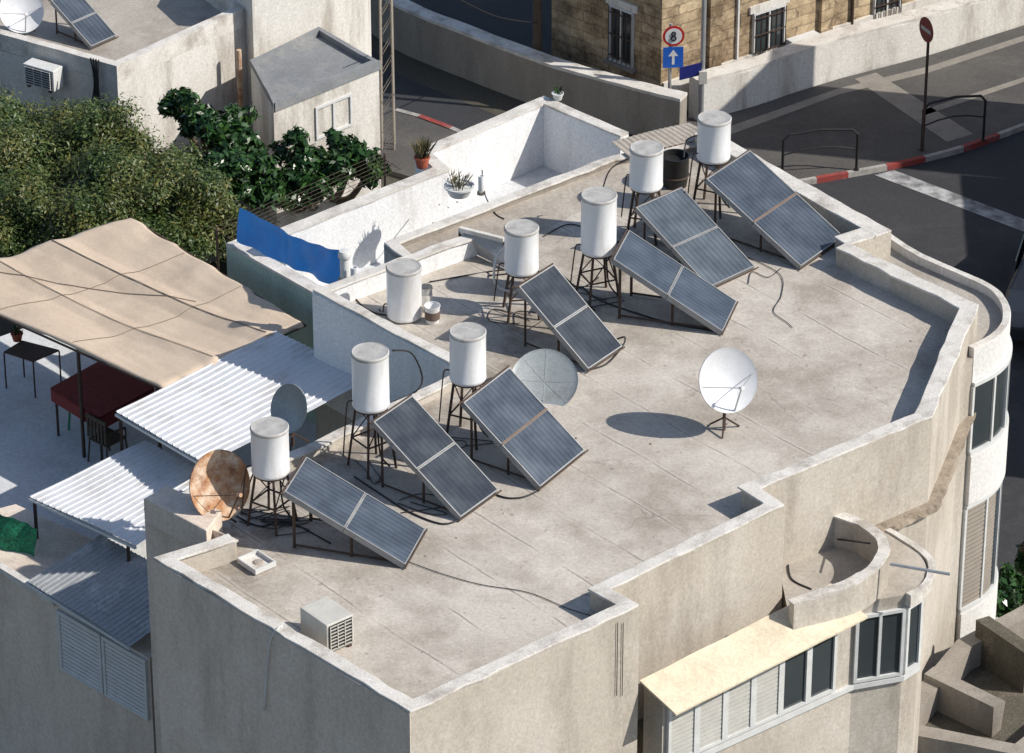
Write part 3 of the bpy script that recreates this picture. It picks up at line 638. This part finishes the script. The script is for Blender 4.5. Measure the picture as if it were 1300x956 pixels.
# ------------------------------------------------------------------ roof clutter
def hose(px,r,m,label,name='hose',z=.015,cat='hose',k=6):
    pts=[p if isinstance(p,V) else at(p[0],p[1],(p[2] if len(p)>2 else z)) for p in px]
    c=curve(pts,k); return tag(MB().tube(c,r,6).build(name,m,loc=c[0],smooth='all'),label,cat)
hose([(648,312,1.25),(636,318,1.1),(628,335,.9),(630,362,.5),(655,372,.4)],.02,'pvc','pale hose looping from the tank behind the middle collector')
hose([(498,445,1.3),(522,448,1.2),(536,478,.7),(528,497,.2),(500,510,.05)],.014,'rubber','black hose looping off the tank left of the narrow collector')
hose([(745,470),(770,462),(790,440),(793,428,.1),(780,432)],.014,'rubber','black hose curling round the lower corner of the middle collector')
hose([(946,325),(990,348),(992,375),(982,395),(1000,410),(1006,416)],.006,'rubber','thin crooked cable on the roof right of the collectors','cable',cat='cable')
hose([(992,340),(975,352),(955,345),(950,360)],.006,'rubber','short thin cable end beside the pale collector','cable',cat='cable')
hose([(516,712),(560,728),(610,742),(670,752),(720,772),(752,782)],.006,'rubber','thin cable running from the nearest collector to the right parapet jog','cable',cat='cable')
nl=facen(W['L1'],W['F0'])
hose([(374,798,.1),(362,796,.3),(353,797,.375),wallpt(W['L1'],W['F0'],346,812)+nl*.04,wallpt(W['L1'],W['F0'],342,840)+nl*.04,wallpt(W['L1'],W['F0'],338,900)+nl*.04],.014,'pvc','white cable crossing the front left parapet by the air conditioner','cable',cat='cable')
hose([(740,365),(760,380),(800,395),(850,410),(905,420)],.014,'rubber','black hose lying beneath the sideways collector')
hose([(685,622),(660,632),(630,628),(590,600),(560,575)],.014,'rubber','black hose under the wide collector')
hose([(583,660),(560,665),(520,650),(480,625),(450,605)],.014,'rubber','black hose under the narrow collector')
hose([(440,345,.1),(447,372),(465,392),(490,400),(520,398)],.013,'rubber','black hose looping from the vent pipes to the standing tank')
hose([(545,358),(590,350),(620,345),(645,342,.3)],.012,'rubber','black pipe from the standing tank towards the middle tank')
hose([(300,655),(330,668),(365,662),(420,690)],.012,'rubber','tangled black hose beneath the nearest tank')
hose([(295,640),(310,630),(322,600,.5),(330,590,.9)],.012,'rubber','black hose rising from the roof edge to the nearest tank')
hose([(620,350),(700,345),(735,365),(760,352)],.012,'rubber','black pipe between the middle and the tallest tank')
hose([(765,240,.9),(775,215,1.0),(800,200,1.2)],.012,'rubber','black hose arching between the tallest tank and its neighbour')
hose([(868,200,1.2),(872,178,1.3),(885,172,1.2)],.012,'rubber','black hose looping into the farthest tank')
hose([(1000,712,BZ+.02),(1010,690,BZ+.02),(1050,684,BZ+.02),(1105,690,-.6)],.014,'rubber','black cable arc on the rounded balcony','cable',cat='cable')
hose([(1000,712,BZ+.02),(1005,735,BZ+.02),(1030,748,BZ+.02)],.014,'rubber','end of black cable beside the cream awning','cable',cat='cable')
hose([(612,216,.1),(615,245,.05),(628,270),(640,278)],.01,'rubber','cable trailing across the rear roof from the white pipe','cable',cat='cable')
hose([(690,300),(720,285),(745,290),(770,300)],.01,'rubber','thin cable on the roof between the middle and tallest tanks','cable',cat='cable')
for i in range(18):
    bx,by=random.choice([(355,668),(340,655),(470,600),(590,565),(655,405),(755,385),(820,320),(540,640)])
    pts=[(bx+random.uniform(-42,42),by+random.uniform(-16,16)) for _ in range(4)]
    hose(pts,.007,'rubber','one of several thin black cables tangled on the roof below the tanks','cable',cat='cable')['group']='cables tangled below the tanks'
a0=at(420,832,0);a1=at(386,808,0);a2=at(446,821,0)
t_=(a1-a0); n_=(a2-a0); t2=n_-t_*(n_.dot(t_)/t_.dot(t_))
ac_unit(a0+t_/2+t2/2,t2,-t_,.46,.46,t_.length,'beige air conditioner standing on the roof near the front corner')
b=at(326,718,0); bs=thing('wash_basin','old white tray lying on the roof by the front left parapet','tray',b)
d1=(at(345,722)-at(318,704)); d1.z=0; d1.normalize(); d2=V((-d1.y,d1.x,0))
MB().box(b+V((0,0,.03)),d1*.2,d2*.17,V((0,0,.012))).build('tray_floor','cope',bs)
rm=MB()
for s_ in(-1,1): rm.box(b+d1*.2*s_+V((0,0,.06)),d1*.012,d2*.182,V((0,0,.04))); rm.box(b+d2*.17*s_+V((0,0,.059)),d1*.188,d2*.012,V((0,0,.04)))
rm.build('rim','pvc',bs)
MB().lathe(b+V((.02,.02,.042)),[(.09,0),(.06,.02),(.001,.025)],9).build('dirt','roof2',bs)
def bucket(px,py,r,h,m,label,lidm=None,z0=0):
    b=at(px,py,z0); t=thing('bucket',label,'bucket',b)
    MB().lathe(b,[(.001,.005),(r*.85,.005),(r,h),(r*1.05,h),(r*1.05,h-.02),(r*.97,h-.03),(r*.8,.04),(.001,.04)],20).build('pail',m,t,smooth=True)
    MB().lathe(b,[(r*.91,h*.25),(r*.99,h*.25+.001),(r*1.02,h*.7),(r*.96,h*.7+.001)],20).build('paper_band',lidm,t,smooth=True)
    c=[b+V((math.cos(x)*r*1.06,-r*.6*abs(math.sin(x)),h-.03)) for x in np.linspace(0,math.pi,9)]
    MB().tube(c,.005,5).build('handle','iron',t)
bucket(549,409,.12,.30,'tank','small white and brown paint bucket beside the standing tank','rustbar')
bucket(541,394,.10,.42,'lid','taller pale pail partly behind the small paint bucket','cope')
b=at(857,235,0); t=thing('barrel','black open barrel between the two rear tanks','barrel',b)
MB().lathe(b,[(.001,.0),(.19,.0),(.22,.2),(.22,.5),(.235,.52),(.235,.55),(.21,.55),(.2,.45),(.001,.42)],24).build('drum','black',t,smooth=True)
MB().lathe(b,[(.225,.18),(.235,.2),(.225,.22)],24).build('hoop','iron',t,smooth=True)
def vent(px,py,r,h,m,label,z0=0,cap=True):
    b=at(px,py,z0); t=thing('vent_pipe',label,'vent pipe',b)
    MB().lathe(b,[(r,0),(r,h),(r*.8,h),(r*.8,h-.1),(.001,h-.1)],16).build('pipe',m,t,smooth=True)
    MB().lathe(b,[(r*1.5,0),(r*1.3,.05),(r,.06)],16).build('flange','concrete',t,smooth=True)
    if cap: MB().lathe(b,[(r*1.15,h-.12),(r*1.35,h-.1),(r*1.35,h-.03),(r*1.1,h+.01),(.001,h+.02)],16).build('cap',m,t,smooth=True)
vent(438,356,.075,.52,'pvc','taller capped vent pipe beside the blue tarpaulin')
vent(450,362,.06,.32,'tank','shorter vent pipe beside the capped one',cap=False)
vent(611,246,.05,.33,'tank','lone white pipe on the rear roof near the planter bowl',cap=False)
q=[at(584,292,.42),at(600,318,.05),at(650,342,.05),at(640,306,.42)]
hh=thing('roof_hatch','tilted pale metal hatch lid leaning on the rear parapet','hatch',at(615,330,0))
MB().add([*q,*[p-V((0,0,.04)) for p in q]],[(0,1,2,3),(7,6,5,4),(0,4,5,1),(1,5,6,2),(2,6,7,3),(3,7,4,0)]).build('lid_sheet','tingrey',hh)
MB().bar(q[0]+V((0,0,.02)),q[3]+V((0,0,.02)),.07).bar(q[0]+V((0,0,.02)),q[1]+V((0,0,.02)),.06).build('lid_edge','cope',hh)
for p in(q[3],q[0]): MB().bar(p-V((0,0,.4)),p,.05).build('prop','iron',hh)
for i in range(34):
    x,y=random.choice([(905,540),(935,520),(545,700),(320,670),(640,640),(1190,420),(780,250),(560,270),(330,690),(700,560),(860,560)]); p=at(x+random.uniform(-40,35),y+random.uniform(-18,15),0)
    s_=random.uniform(.008,.024); o=MB().lathe(p,[(.001,0),(s_,.0),(s_*.9,s_*.5),(s_*.4,s_*.8),(.001,s_*.8)],6).build('pebble','rough',loc=p)
    tag(o,'one of the small stone chips lying loose on the flat roof','stone','stone chips on the roof')
# ------------------------------------------------------------------ white terrace behind
TZ=-.3; FL=-1.5
tp=[(352,292),(550,213),(527,192),(690,122),(798,168)]
tw=[at(x,y,TZ) for x,y in tp]
tr=thing('white_terrace','white walled sunken terrace adjoining the rear of the roof','terrace',V((tw[0].x,tw[0].y,GZ)))
foot=tw+[at(775,200,TZ),at(560,300,TZ),at(440,345,TZ)]
MB().prism([(p.x,p.y) for p in foot][::-1],GZ,FL).build('floor_block','tile',tr)
MB().band(tw,.2,FL+.002,TZ-.03,-1).build('parapet','white',tr)
MB().band(dens(tw,.3),.22,TZ-.03,TZ+.01,-1).jit(3,.015).build('coping','cope',tr)
ga=at(287,309,-.75); gb=at(397,371,-.75)
gw=thing('green_wall','pale green rendered wall below the blue tarpaulin','wall',V((ga.x,ga.y,GZ)))
MB().band([ga,gb],.2,GZ,-.8,1).build('wall_body','green',gw); MB().band([ga,gb],.24,-.8,-.75,1).build('wall_cap','cope',gw)
bl=MB(); nu,nv=40,8; a=at(308,304,-.7);b=at(438,362,-.35)
for i in range(nu+1):
    for j in range(nv+1):
        u_=i/nu; v_=j/nv; bt=a.lerp(b,u_); hgt=.60*(1-.16*math.sin(u_*3.1))
        p=bt+V((0,0,hgt*v_)); nn=V((-.77,-.64,0)); p+=nn*(.03*math.sin(u_*23+v_*2)*(.4+.6*(1-v_))+.08*noise.noise(p*2.5)) ; p+=nn*(.12*(1-v_)); bl.v.append(p)
for i in range(nu):
    for j in range(nv): k=i*(nv+1)+j; bl.f.append((k,k+nv+1,k+nv+2,k+1))
tag(bl.build('tarpaulin','blue',loc=a,smooth='all'),'bright blue tarpaulin hung above the green wall','tarpaulin')
def plantpot(px,py,z0,r,h,m,label,nl=16,ll=.25,lm='leaf2',spread=.6,lw=.012):
    b=at(px,py,z0); t=thing('potted_plant',label,'potted plant',b)
    MB().lathe(b,[(.001,0),(r*.7,0),(r*.95,h*.85),(r*1.05,h*.85),(r*1.05,h),(r*.9,h),(r*.88,h*.85),(.001,h*.85)],20).build('pot',m,t,smooth=True)
    g=MB(); rg=random.Random(px)
    for i in range(nl):
        a_=rg.uniform(0,6.28); e=rg.uniform(.2,spread); d=V((math.cos(a_)*e,math.sin(a_)*e,1)).normalized(); L=ll*rg.uniform(.6,1.1)
        s_=d.cross(V((0,0,1))).normalized()*lw; q=b+V((0,0,h*.85))+V((math.cos(a_),math.sin(a_),0))*r*rg.uniform(0,.7)
        g.add([q-s_,q+s_,q+d*L*.6+s_*1.2,q+d*L,q+d*L*.6-s_*1.2],[(0,1,2,3,4)])
        g.add([q+d*L*.5,q+d*L*.5+V((.04,.02,.03)),q+d*L*.7+V((.05,-.02,.05))],[(0,1,2)])
    g.build('foliage',lm,t)
plantpot(536,212,-.3,.13,.2,'terracotta','red clay pot with a bushy plant on the white wall',60,.36,'leafdry',1.0)
plantpot(583,247,.0,.24,.17,'pvc','round white bowl planter of sparse dry plants on the rear roof',42,.27,'leafdry',.9,.007)
plantpot(708,126,-.29,.1,.12,'pvc','small white pot on the corner of the terrace wall',12,.14)
tl_=thing('wire_trellis','thin metal wire trellis between the shrubs and the white terrace wall','trellis',at(275,290,-1.0))
g=MB()
for i in range(7): g.tube([at(270+4.7*i,290+3*i,-1.0),at(486+4.7*i,193+3*i,-1.0)],.005,4)
for i in range(12): g.tube([at(270+19*i,290-8.5*i,-.99),at(300+19*i,309-8.5*i,-.99)],.006,4)
g.build('wires','iron',tl_)
for (x,y) in((275,291),(300,307),(488,195)): p=at(x,y,-1.0); MB().bar(V((p.x,p.y,GZ)),p,.04).build('post','iron',tl_)
# ------------------------------------------------------------------ patio, canopies
PZ=-3.2
pt=[(-120,470),(190,360),(430,460),(440,540),(250,640),(150,715),(-10,660),(-120,700)]
po=[at(x,y,PZ) for x,y in pt]
struct(MB().prism([(p.x,p.y) for p in po][::-1],GZ,PZ).build('patio','tile'))
cq=[at(-95,356,-1.3),at(165,273,-.75),at(388,410,-.95),at(206,491,-1.1)]
def canz(u_,v_):
    z=-.16*math.sin(u_*math.pi)*math.sin(v_*math.pi)+.05*noise.noise(V((u_*4,v_*2.5,0)))+.008*noise.noise(V((u_*22,v_*10,3)))
    z+=.06*max(0,1-abs(u_-.60-.15*v_)*12)+.045*max(0,1-abs(u_-.33-.05*v_)*14)
    z+=.015*math.sin(v_*34+u_*5)*math.exp(-((u_-1.0)/.18)**2)
    return z
cn=MB(); nu,nv=90,60
for i in range(nu+1):
    for j in range(nv+1):
        u_=i/nu;v_=j/nv; p=(cq[0].lerp(cq[1],u_)).lerp(cq[3].lerp(cq[2],u_),v_); p.z+=canz(u_,v_)
        e=min(u_,1-u_,v_,1-v_)
        if e<1e-6: p.z-=.04+.03*noise.noise(p*4)
        if v_>.999: p.y-=.04*math.sin(u_*40)
        if u_>.999: p.x+=.03*math.sin(v_*30)
        cn.v.append(p)
for i in range(nu):
    for j in range(nv): k=i*(nv+1)+j; cn.f.append((k,k+1,k+nv+2,k+nv+1))
cy=thing('canvas_canopy','large tan canvas awning stretched over the patio','canopy',cq[0])
o=cn.build('fabric','canvas',cy,smooth='all'); md=o.modifiers.new('s','SOLIDIFY'); md.thickness=.008
def cord(u0,v0,u1,v1,r=.008):
    pts=[]
    for k in range(41):
        f=k/40; u_=u0+(u1-u0)*f; v_=v0+(v1-v0)*f; p=(cq[0].lerp(cq[1],u_)).lerp(cq[3].lerp(cq[2],u_),v_); p.z+=canz(u_,v_)+.01; pts.append(p)
    MB().tube(pts,r,4).build('seam_cord','seam',cy)
cord(.02,.3,.98,.34,.005); cord(.02,.62,.98,.66,.005); cord(.60,.02,.75,.98,.008); cord(.33,.02,.38,.98,.006); cord(.25,.05,.75,.62,.006)
for (px,py) in((107,580),(205,610)):
    q=at(px,py,PZ); MB().tube([q,V((q.x,q.y,-1.18))],.03,8).build('post','iron',cy)
MB().tube([cq[0]-V((0,0,.05)),cq[3]-V((0,0,.05)),cq[2]-V((0,0,.05)),cq[1]-V((0,0,.05))],.02,6).build('frame_rail','iron',cy)
def tincanopy(q,label,m,rib,posts=True):
    c1=thing('tin_canopy',label,'canopy',q[0])
    corrug('tin_sheet',q,m,'','',rib=rib,amp=.018,parent=c1)
    MB().bar(q[3]-V((0,0,.05)),q[0]-V((0,0,.05)),.04).build('fascia','frame',c1)
    if posts:
        for f in(.05,.93):
            b=q[3].lerp(q[0],f); MB().bar(V((b.x,b.y,PZ)),b-V((0,0,.07)),.05).build('post','iron',c1)
tincanopy([at(262,590,-1.0),at(468,482,-.75),at(350,420,-.95),at(147,523,-1.2)],'upper white ribbed tin canopy beside the roof edge','tin',.145)
tincanopy([at(172,692,-1.75),at(285,615,-1.5),at(185,560,-1.6),at(37,630,-1.85)],'lower white ribbed tin canopy beneath the upper one','tin',.12)
tincanopy([at(165,820,-2.3),at(262,750,-2.0),at(128,680,-2.1),at(35,738,-2.4)],'weathered grey ribbed tin roof at the lower left','tingrey',.10,False)
sp=[(-90,668),(72,768),(190,836),(262,775),(150,700),(20,640)]
sw=[at(x,y,-2.55) for x,y in sp]
sd_=thing('side_shed','low beige shed with white shutter below the grey tin roof','building',V((sw[1].x,sw[1].y,GZ)))
MB().prism([(p.x,p.y) for p in sw],GZ,-2.55).build('wall','shadelift',sd_)
nn=facen(sw[1],sw[2]); tS=(sw[2]-sw[1]).normalized()
L_=(wallpt(sw[1],sw[2],186,830)-wallpt(sw[1],sw[2],76,830)); L_.z=0
for f in(.27,.77):
    c=wallpt(sw[1],sw[2],76,830)+L_*f; c.z=-3.12; window(sd_,c,tS,nn,L_.length*.46,1.02,1,1,shut=True,sm='signw')
MB().bar(sw[0]+V((0,0,.05)),sw[1]+V((0,0,.05)),.12,ht=.1).build('wall_cap','cope',sd_)
gcl=MB(); a=at(-30,640,-1.9); b=at(48,672,-2.1)
for i in range(41):
    for j in range(13):
        f=i/40; p=a.lerp(b,f)+V((0,0,-j*.07*(1+.22*math.sin(f*9)))); p+=nn*(.10*noise.noise(p*2.2)+.05*noise.noise(p*6)+j*.012); p.z+=.05*noise.noise(p*3); gcl.v.append(p)
for i in range(40):
    for j in range(12): k=i*13+j; gcl.f.append((k,k+13,k+14,k+1))
tag(gcl.build('green_netting','net',loc=a,smooth='all'),'bright green netting hanging at the left edge above the shed','netting')
b=at(128,560,PZ); tb=thing('patio_table','table under a dark red patterned cloth below the canvas awning','table',b)
q=[at(64,492,-2.3),at(130,456,-2.3),at(196,492,-2.3),at(126,530,-2.3)]
MB().prism([(p.x,p.y) for p in q],-2.34,-2.3).build('tabletop','redcloth',tb)
MB().band([q[0],q[3],q[2]],.02,-2.55,-2.301,1).build('cloth_skirt','redcloth',tb)
cc_=(q[0]+q[2])/2
for p in q: MB().bar(p.lerp(cc_,.1)-V((0,0,.05)),V((p.x,p.y,PZ)).lerp(V((cc_.x,cc_.y,PZ)),.1),.04).build('leg','iron',tb)
def chair(px,py,rot,m,label):
    b=at(px,py,PZ); t=thing('patio_chair',label,'chair',b); c,s_=math.cos(rot),math.sin(rot); X=V((c,s_,0));Y=V((-s_,c,0));Z=V((0,0,1))
    MB().box(b+Z*.43,X*.22,Y*.22,Z*.015).build('seat',m,t,bevel=.01)
    g=MB()
    for i in range(6): g.box(b+Y*.22+X*(-.2+.08*i)+Z*.68,X*.022,Y*.012,Z*.2)
    g.box(b+Y*.22+Z*.86,X*.23,Y*.015,Z*.03); g.build('backrest',m,t)
    for i in(-1,1):
        for j in(-1,1): MB().bar(b+X*.2*i+Y*.2*j+Z*.43,b+X*.23*i+Y*.23*j,.03).build('leg',m,t)
        MB().bar(b+X*.22*i-Y*.2+Z*.62,b+X*.22*i+Y*.22+Z*.66,.03).bar(b+X*.22*i-Y*.2+Z*.62,b+X*.22*i-Y*.2+Z*.43,.025).build('armrest',m,t)
chair(138,585,2.4,'bark','brown chair beside the red clothed table')
chair(112,548,.6,'greencloth','green chair behind the red clothed table')
b=at(35,485,PZ); tb=thing('metal_table','bare black metal table under the left of the awning','table',b)
q=[at(5,446,-2.5),at(28,432,-2.5),at(75,444,-2.5),at(42,458,-2.5)]
MB().prism([(p.x,p.y) for p in q],-2.53,-2.5).build('tabletop','iron',tb)
for p in q: MB().bar(p-V((0,0,.03)),V((p.x,p.y,PZ)),.025).build('leg','iron',tb)
plantpot(22,432,-2.5,.1,.14,'terracotta','small clay pot on the black metal table',14,.16,'leaf2',1.0)
# ------------------------------------------------------------------ street furniture
def disc(mbx,c,n,r,th,seg=28): return mbx.lathe(c,[(.001,-th),(r,-th),(r,th),(.001,th)],seg,n)
b=at(849,163,GZ); ts=thing('road_sign_post','post with round number 8 limit above a blue arrow square','road sign',b)
zt=hz(b,30); MB().tube([b,V((b.x,b.y,zt))],.035,8).build('post','alu',ts)
n=V((.1,-1,0)).normalized(); t=V((1,.1,0)).normalized()
c=V((b.x,b.y,hz(b,44)))+n*.07+t*.05; r=14/sc(c)
sg=disc(MB(),c,n,r,.008).build('round_sign','signr',ts); disc(MB(),c+n*.009,n,r*.78,.003).build('sign_face','signw',sg)
dg=MB()
for (cz,rr_) in((.052,.040),(-.047,.052)):
    pts=[c+n*.016+t*math.cos(x)*rr_*.9+u*(cz+math.sin(x)*rr_) for x in np.linspace(0,2*math.pi,21)]
    dg.tube(pts,.017,5,cap=False)
dg.build('number','black',sg)
c=V((b.x,b.y,hz(b,71)))+n*.07+t*.05; s_=13/sc(c)
sg=MB().box(c,t*s_,n*.008,u*s_*1.1).build('square_sign','signb',ts)
MB().box(c+n*.011-u*s_*.25,t*s_*.13,n*.003,u*s_*.5).poly([c+n*.012-t*s_*.5+u*s_*.15,c+n*.012+t*s_*.5+u*s_*.15,c+n*.012+u*s_*.85]).build('arrow','signw',sg)
b=at(890,160,GZ); ts=thing('street_pole','tall grey pole with dark blue street plate beside the number 8 sign','pole',b)
MB().tube([b,V((b.x,b.y,.5))],.05,8).build('post','alu',ts)
c=V((b.x,b.y,hz(b,88)))+n*.07-t*.26
sg=MB().box(c,t*.22+V((0,0,.05)),n*.008,u*.14).build('street_plate','signd',ts)
MB().box(V((b.x,b.y,hz(b,96)))+n*.07,t*.08,n*.05,u*.14).build('meter_box','acbody',ts)
b=at(1171,192,GZ+.11); ts=thing('round_sign_post','red round sign dulled in colour for shade, turned sideways on a dark post by the right railing','road sign',b)
MB().tube([b,V((b.x,b.y,hz(b,30)))],.03,8).build('post','iron',ts)
n=V((-.90,-.44,0)).normalized(); t=V((.44,-.90,0)).normalized(); c=V((b.x,b.y,hz(b,37)))+n*.06; r=.26
sg=disc(MB(),c,n,r,.008).build('round_sign','signshade',ts); MB().box(c+n*.011,t*r*.7,n*.003,u*r*.15).build('bar','lid',sg)
def hoop(p0,p1,h,label):
    a=at(*p0,GZ+.11);b=at(*p1,GZ+.11); r=thing('pavement_railing',label,'railing',a,'black hoop railings on the pavement')
    pts=[a,a+u*(h*.85),a.lerp(b,.08)+u*h*.97,a.lerp(b,.3)+u*h,a.lerp(b,.5)+u*h*1.03,a.lerp(b,.7)+u*h,a.lerp(b,.92)+u*h*.97,b+u*h*.85,b]
    MB().tube(pts,.028,8).build('hoop','black',r)
    MB().tube([a+u*h*.5]+[a.lerp(b,f)+u*h*(.5+.12*math.sin(f*math.pi)) for f in(.25,.5,.75)]+[b+u*h*.5],.018,6).build('middle_rail','black',r)
    for p in(a,b): MB().lathe(p,[(.06,0),(.06,.02),(.03,.03)],10).build('base_flange','black',r)
hoop((993,224),(1087,216),.95,'black hoop railing at the kerb just beyond the far right collector')
hoop((1170,190),(1248,178),1.05,'black hoop railing beside the sideways round sign')
b=at(493,192,GZ+.0); lp=thing('lattice_pole','steel lattice utility pole behind the red flower pot','pole',b)
lg=MB(); H_=9.5; wq=.125
for i in(-1,1):
    for j in(-1,1): MB().bar(b+V((i*wq,j*wq,0)),b+V((i*wq*.7,j*wq*.7,H_)),.035).build('leg','concrete',lp)
for k in range(22):
    z0=k*H_/22; z1=(k+1)*H_/22
    for j in(-1,1):
        s0=wq*(1-.3*k/22); lg.bar(b+V((-s0,j*s0,z0)),b+V((s0,j*s0,z1)),.014); lg.bar(b+V((j*s0,-s0,z0)),b+V((j*s0,s0,z1)),.014)
lg.build('lattice','concrete',lp)
b=at(682,118,GZ); up_=thing('utility_pole','plain wooden utility pole in front of the stone house','pole',b)
MB().tube([b,b+V((0,0,8))],[.11,.08],10).build('shaft','bark',up_,smooth=True)
MB().bar(b+V((-.4,0,6.9)),b+V((.4,0,6.9)),.08).build('crossarm','bark',up_)
q=b+V((0,0,1.6)); e=at(570,-8,-1.0)
tag(MB().tube(curve([q,q.lerp(e,.5)-V((0,0,.15)),e]),.012,5).build('overhead_cable','rubber',loc=q),'black cable slanting down to the wooden utility pole','cable')
b=at(1345,392,GZ); car=thing('parked_car','dark parked car mostly cut off by the right edge of the picture','car',b)
X=V((.25,.97,0));Y=V((-.97,.25,0));Z=u
prof=[(-2.1,.35),(-2.15,.7),(-1.9,.88),(-1.2,.95),(-.6,1.38),(.9,1.42),(1.7,1.0),(2.1,.92),(2.15,.4)]
body=MB(); vs=[]
for s_ in(-1,1): vs+=[b+X*x+Z*z+Y*s_*(.85 if z<1.2 else .66) for x,z in prof]
k=len(prof); body.add(vs,[tuple(range(k)),tuple(range(2*k-1,k-1,-1))]+[(i,i+k,(i+1)%k+k,(i+1)%k) for i in range(k)]); body.build('body',plain('car_paint',(.03,.035,.045),.25),car,bevel=.06)
for s_ in(-1,1):
    MB().box(b+X*.1+Z*1.15+Y*s_*.8,X*.85,Y*.01,Z*.16).build('side_window','glass',car)
    for x in(-1.35,1.35):
        wh=MB().lathe(b+X*x+Z*.32+Y*s_*.8,[(.001,.1),(.2,.1),(.31,.08),(.32,0),(.31,-.1),(.001,-.1)],20,Y*s_).build('wheel','rubber',car,smooth=True)
        MB().lathe(b+X*x+Z*.32+Y*s_*.91,[(.001,.01),(.18,.0),(.18,-.02)],16,Y*s_).build('rim','alu',wh)
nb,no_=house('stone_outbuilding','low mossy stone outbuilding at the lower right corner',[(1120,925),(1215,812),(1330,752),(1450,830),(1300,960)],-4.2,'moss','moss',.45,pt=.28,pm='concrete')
q1=at(1172,862,-4.2);q2=at(1262,905,-4.2);q3=at(1325,850,-4.2)
MB().band([q1,q2],.25,-4.65,-4.1,1).jit(4,.04).build('inner_wall','concrete',nb)
MB().band([at(1238,808,-4.2),at(1300,850,-4.2)],.25,-4.65,-3.9,1).jit(4,.04).build('inner_wall','moss',nb)
# ------------------------------------------------------------------ vegetation
def leaves(centres,radii,n,size,flat=.5,rg=rng,asp=2.0,shell=.55):
    k=len(centres); w_=np.array([r[0]*r[1] for r in radii]); w_=w_/w_.sum()
    idx=rg.choice(k,n,p=w_); C=np.array(centres)[idx]; Rr=np.array(radii)[idx]
    d=rg.normal(size=(n,3)); d/=np.linalg.norm(d,axis=1)[:,None]; rad=(shell+(1-shell)*rg.random(n)**.6)*(1+.2*rg.normal(size=n).clip(-1,2))
    pos=C+d*Rr*rad[:,None]
    nr=d*.8+rg.normal(size=(n,3))*.6; nr[:,2]+=flat; nr/=np.linalg.norm(nr,axis=1)[:,None]
    a=np.cross(nr,rg.normal(size=(n,3))); a/=np.linalg.norm(a,axis=1)[:,None]; b=np.cross(nr,a)
    s=size*(.6+.8*rg.random(n))[:,None]
    return np.stack([pos-a*s*asp/2,pos-b*s*.5+nr*s*.1,pos+a*s*asp/2,pos+b*s*.5+nr*s*.1],1).reshape(-1,3)
def leafmesh(name,v,m,parent):
    me=bpy.data.meshes.new(name); n=len(v)//4; v=v-np.array(org(parent))
    me.vertices.add(4*n); me.vertices.foreach_set('co',v.astype(np.float32).ravel()); me.loops.add(4*n); me.loops.foreach_set('vertex_index',np.arange(4*n,dtype=np.int32))
    me.polygons.add(n); me.polygons.foreach_set('loop_start',np.arange(0,4*n,4,dtype=np.int32)); me.polygons.foreach_set('loop_total',np.full(n,4,dtype=np.int32)); me.update(calc_edges=True); me.validate()
    o=bpy.data.objects.new(name,me); COL.objects.link(o); o.parent=parent; me.materials.append(M[m]); return o
def tree(name,label,clumps,n,size,m,base,asp=2.2,cat='tree',flat=.5,sub=9,subr=.38,shell=.55):
    t=thing(name,label,cat,base); cs=[];rs=[];tr_=MB(); rg=random.Random(len(label))
    for (px,py,z,rp) in clumps:
        c=at(px,py,z); r=rp/sc(c)
        for i in range(sub):
            d=V((rg.gauss(0,1),rg.gauss(0,1),rg.gauss(0,1))).normalized(); q=c+d*r*rg.uniform(.35,.85); cs.append(tuple(q)); s_=r*subr*rg.uniform(.6,1.35); rs.append((s_,s_,s_*.7))
        mid=base.lerp(c,.55); mid.z=base.z+(c.z-base.z)*.6
        tr_.tube(curve([base+V((rg.uniform(-.1,.1),rg.uniform(-.1,.1),1.2)),mid,c]),[.11-.0065*i for i in range(13)],7)
    tr_.tube([base,base+V((0,0,.6)),base+V((.03,.02,1.5))],[.22,.17,.12],10)
    tr_.build('trunk','bark',t,smooth='all')
    leafmesh('crown',leaves(cs,rs,n,size,flat,asp=asp,shell=shell),m,t)
tree('olive_tree','big olive green tree filling the left behind the tan awning',[(60,182,-2.2,68),(130,182,-2.0,62),(15,225,-2.4,75),(110,225,-1.9,80),(180,222,-2.0,70),(250,255,-2.3,58),(170,270,-2.2,70),(60,280,-2.2,75),(-20,172,-2.3,62),(280,285,-2.7,42),(0,310,-2.6,60),(220,215,-2.3,48),(100,165,-2.4,44),(20,165,-2.6,42),(230,300,-2.6,50)],140000,.031,'leaf1',at(130,330,GZ),asp=2.6,sub=18,subr=.48,shell=.15,flat=.9)
tree('rubber_tree','dark glossy leaved tree between the white house and the annex',[(228,136,-2.4,28),(250,145,-2.4,32),(280,165,-2.4,34),(305,190,-2.7,38),(325,225,-3.0,36),(295,225,-2.8,40),(305,150,-2.5,22)],6500,.072,'leaf2',at(280,290,GZ),asp=2.4,sub=9,subr=.42)
tree('rubber_tree','dark glossy leaved tree in front of the annex window',[(375,185,-3.1,28),(400,210,-3.2,38),(445,208,-3.3,38),(420,185,-3.1,22),(385,235,-3.4,36),(470,215,-3.4,26),(350,240,-3.4,26)],6500,.072,'leaf2',at(410,320,GZ),asp=2.4,sub=9,subr=.42)
tree('garden_shrub','dark green shrub at the right edge below the rounded bay',[(1285,735,-5.6,30),(1310,700,-5.5,35),(1275,770,-5.8,25)],4000,.07,'leaf2',at(1295,790,GZ),sub=7,cat='shrub')
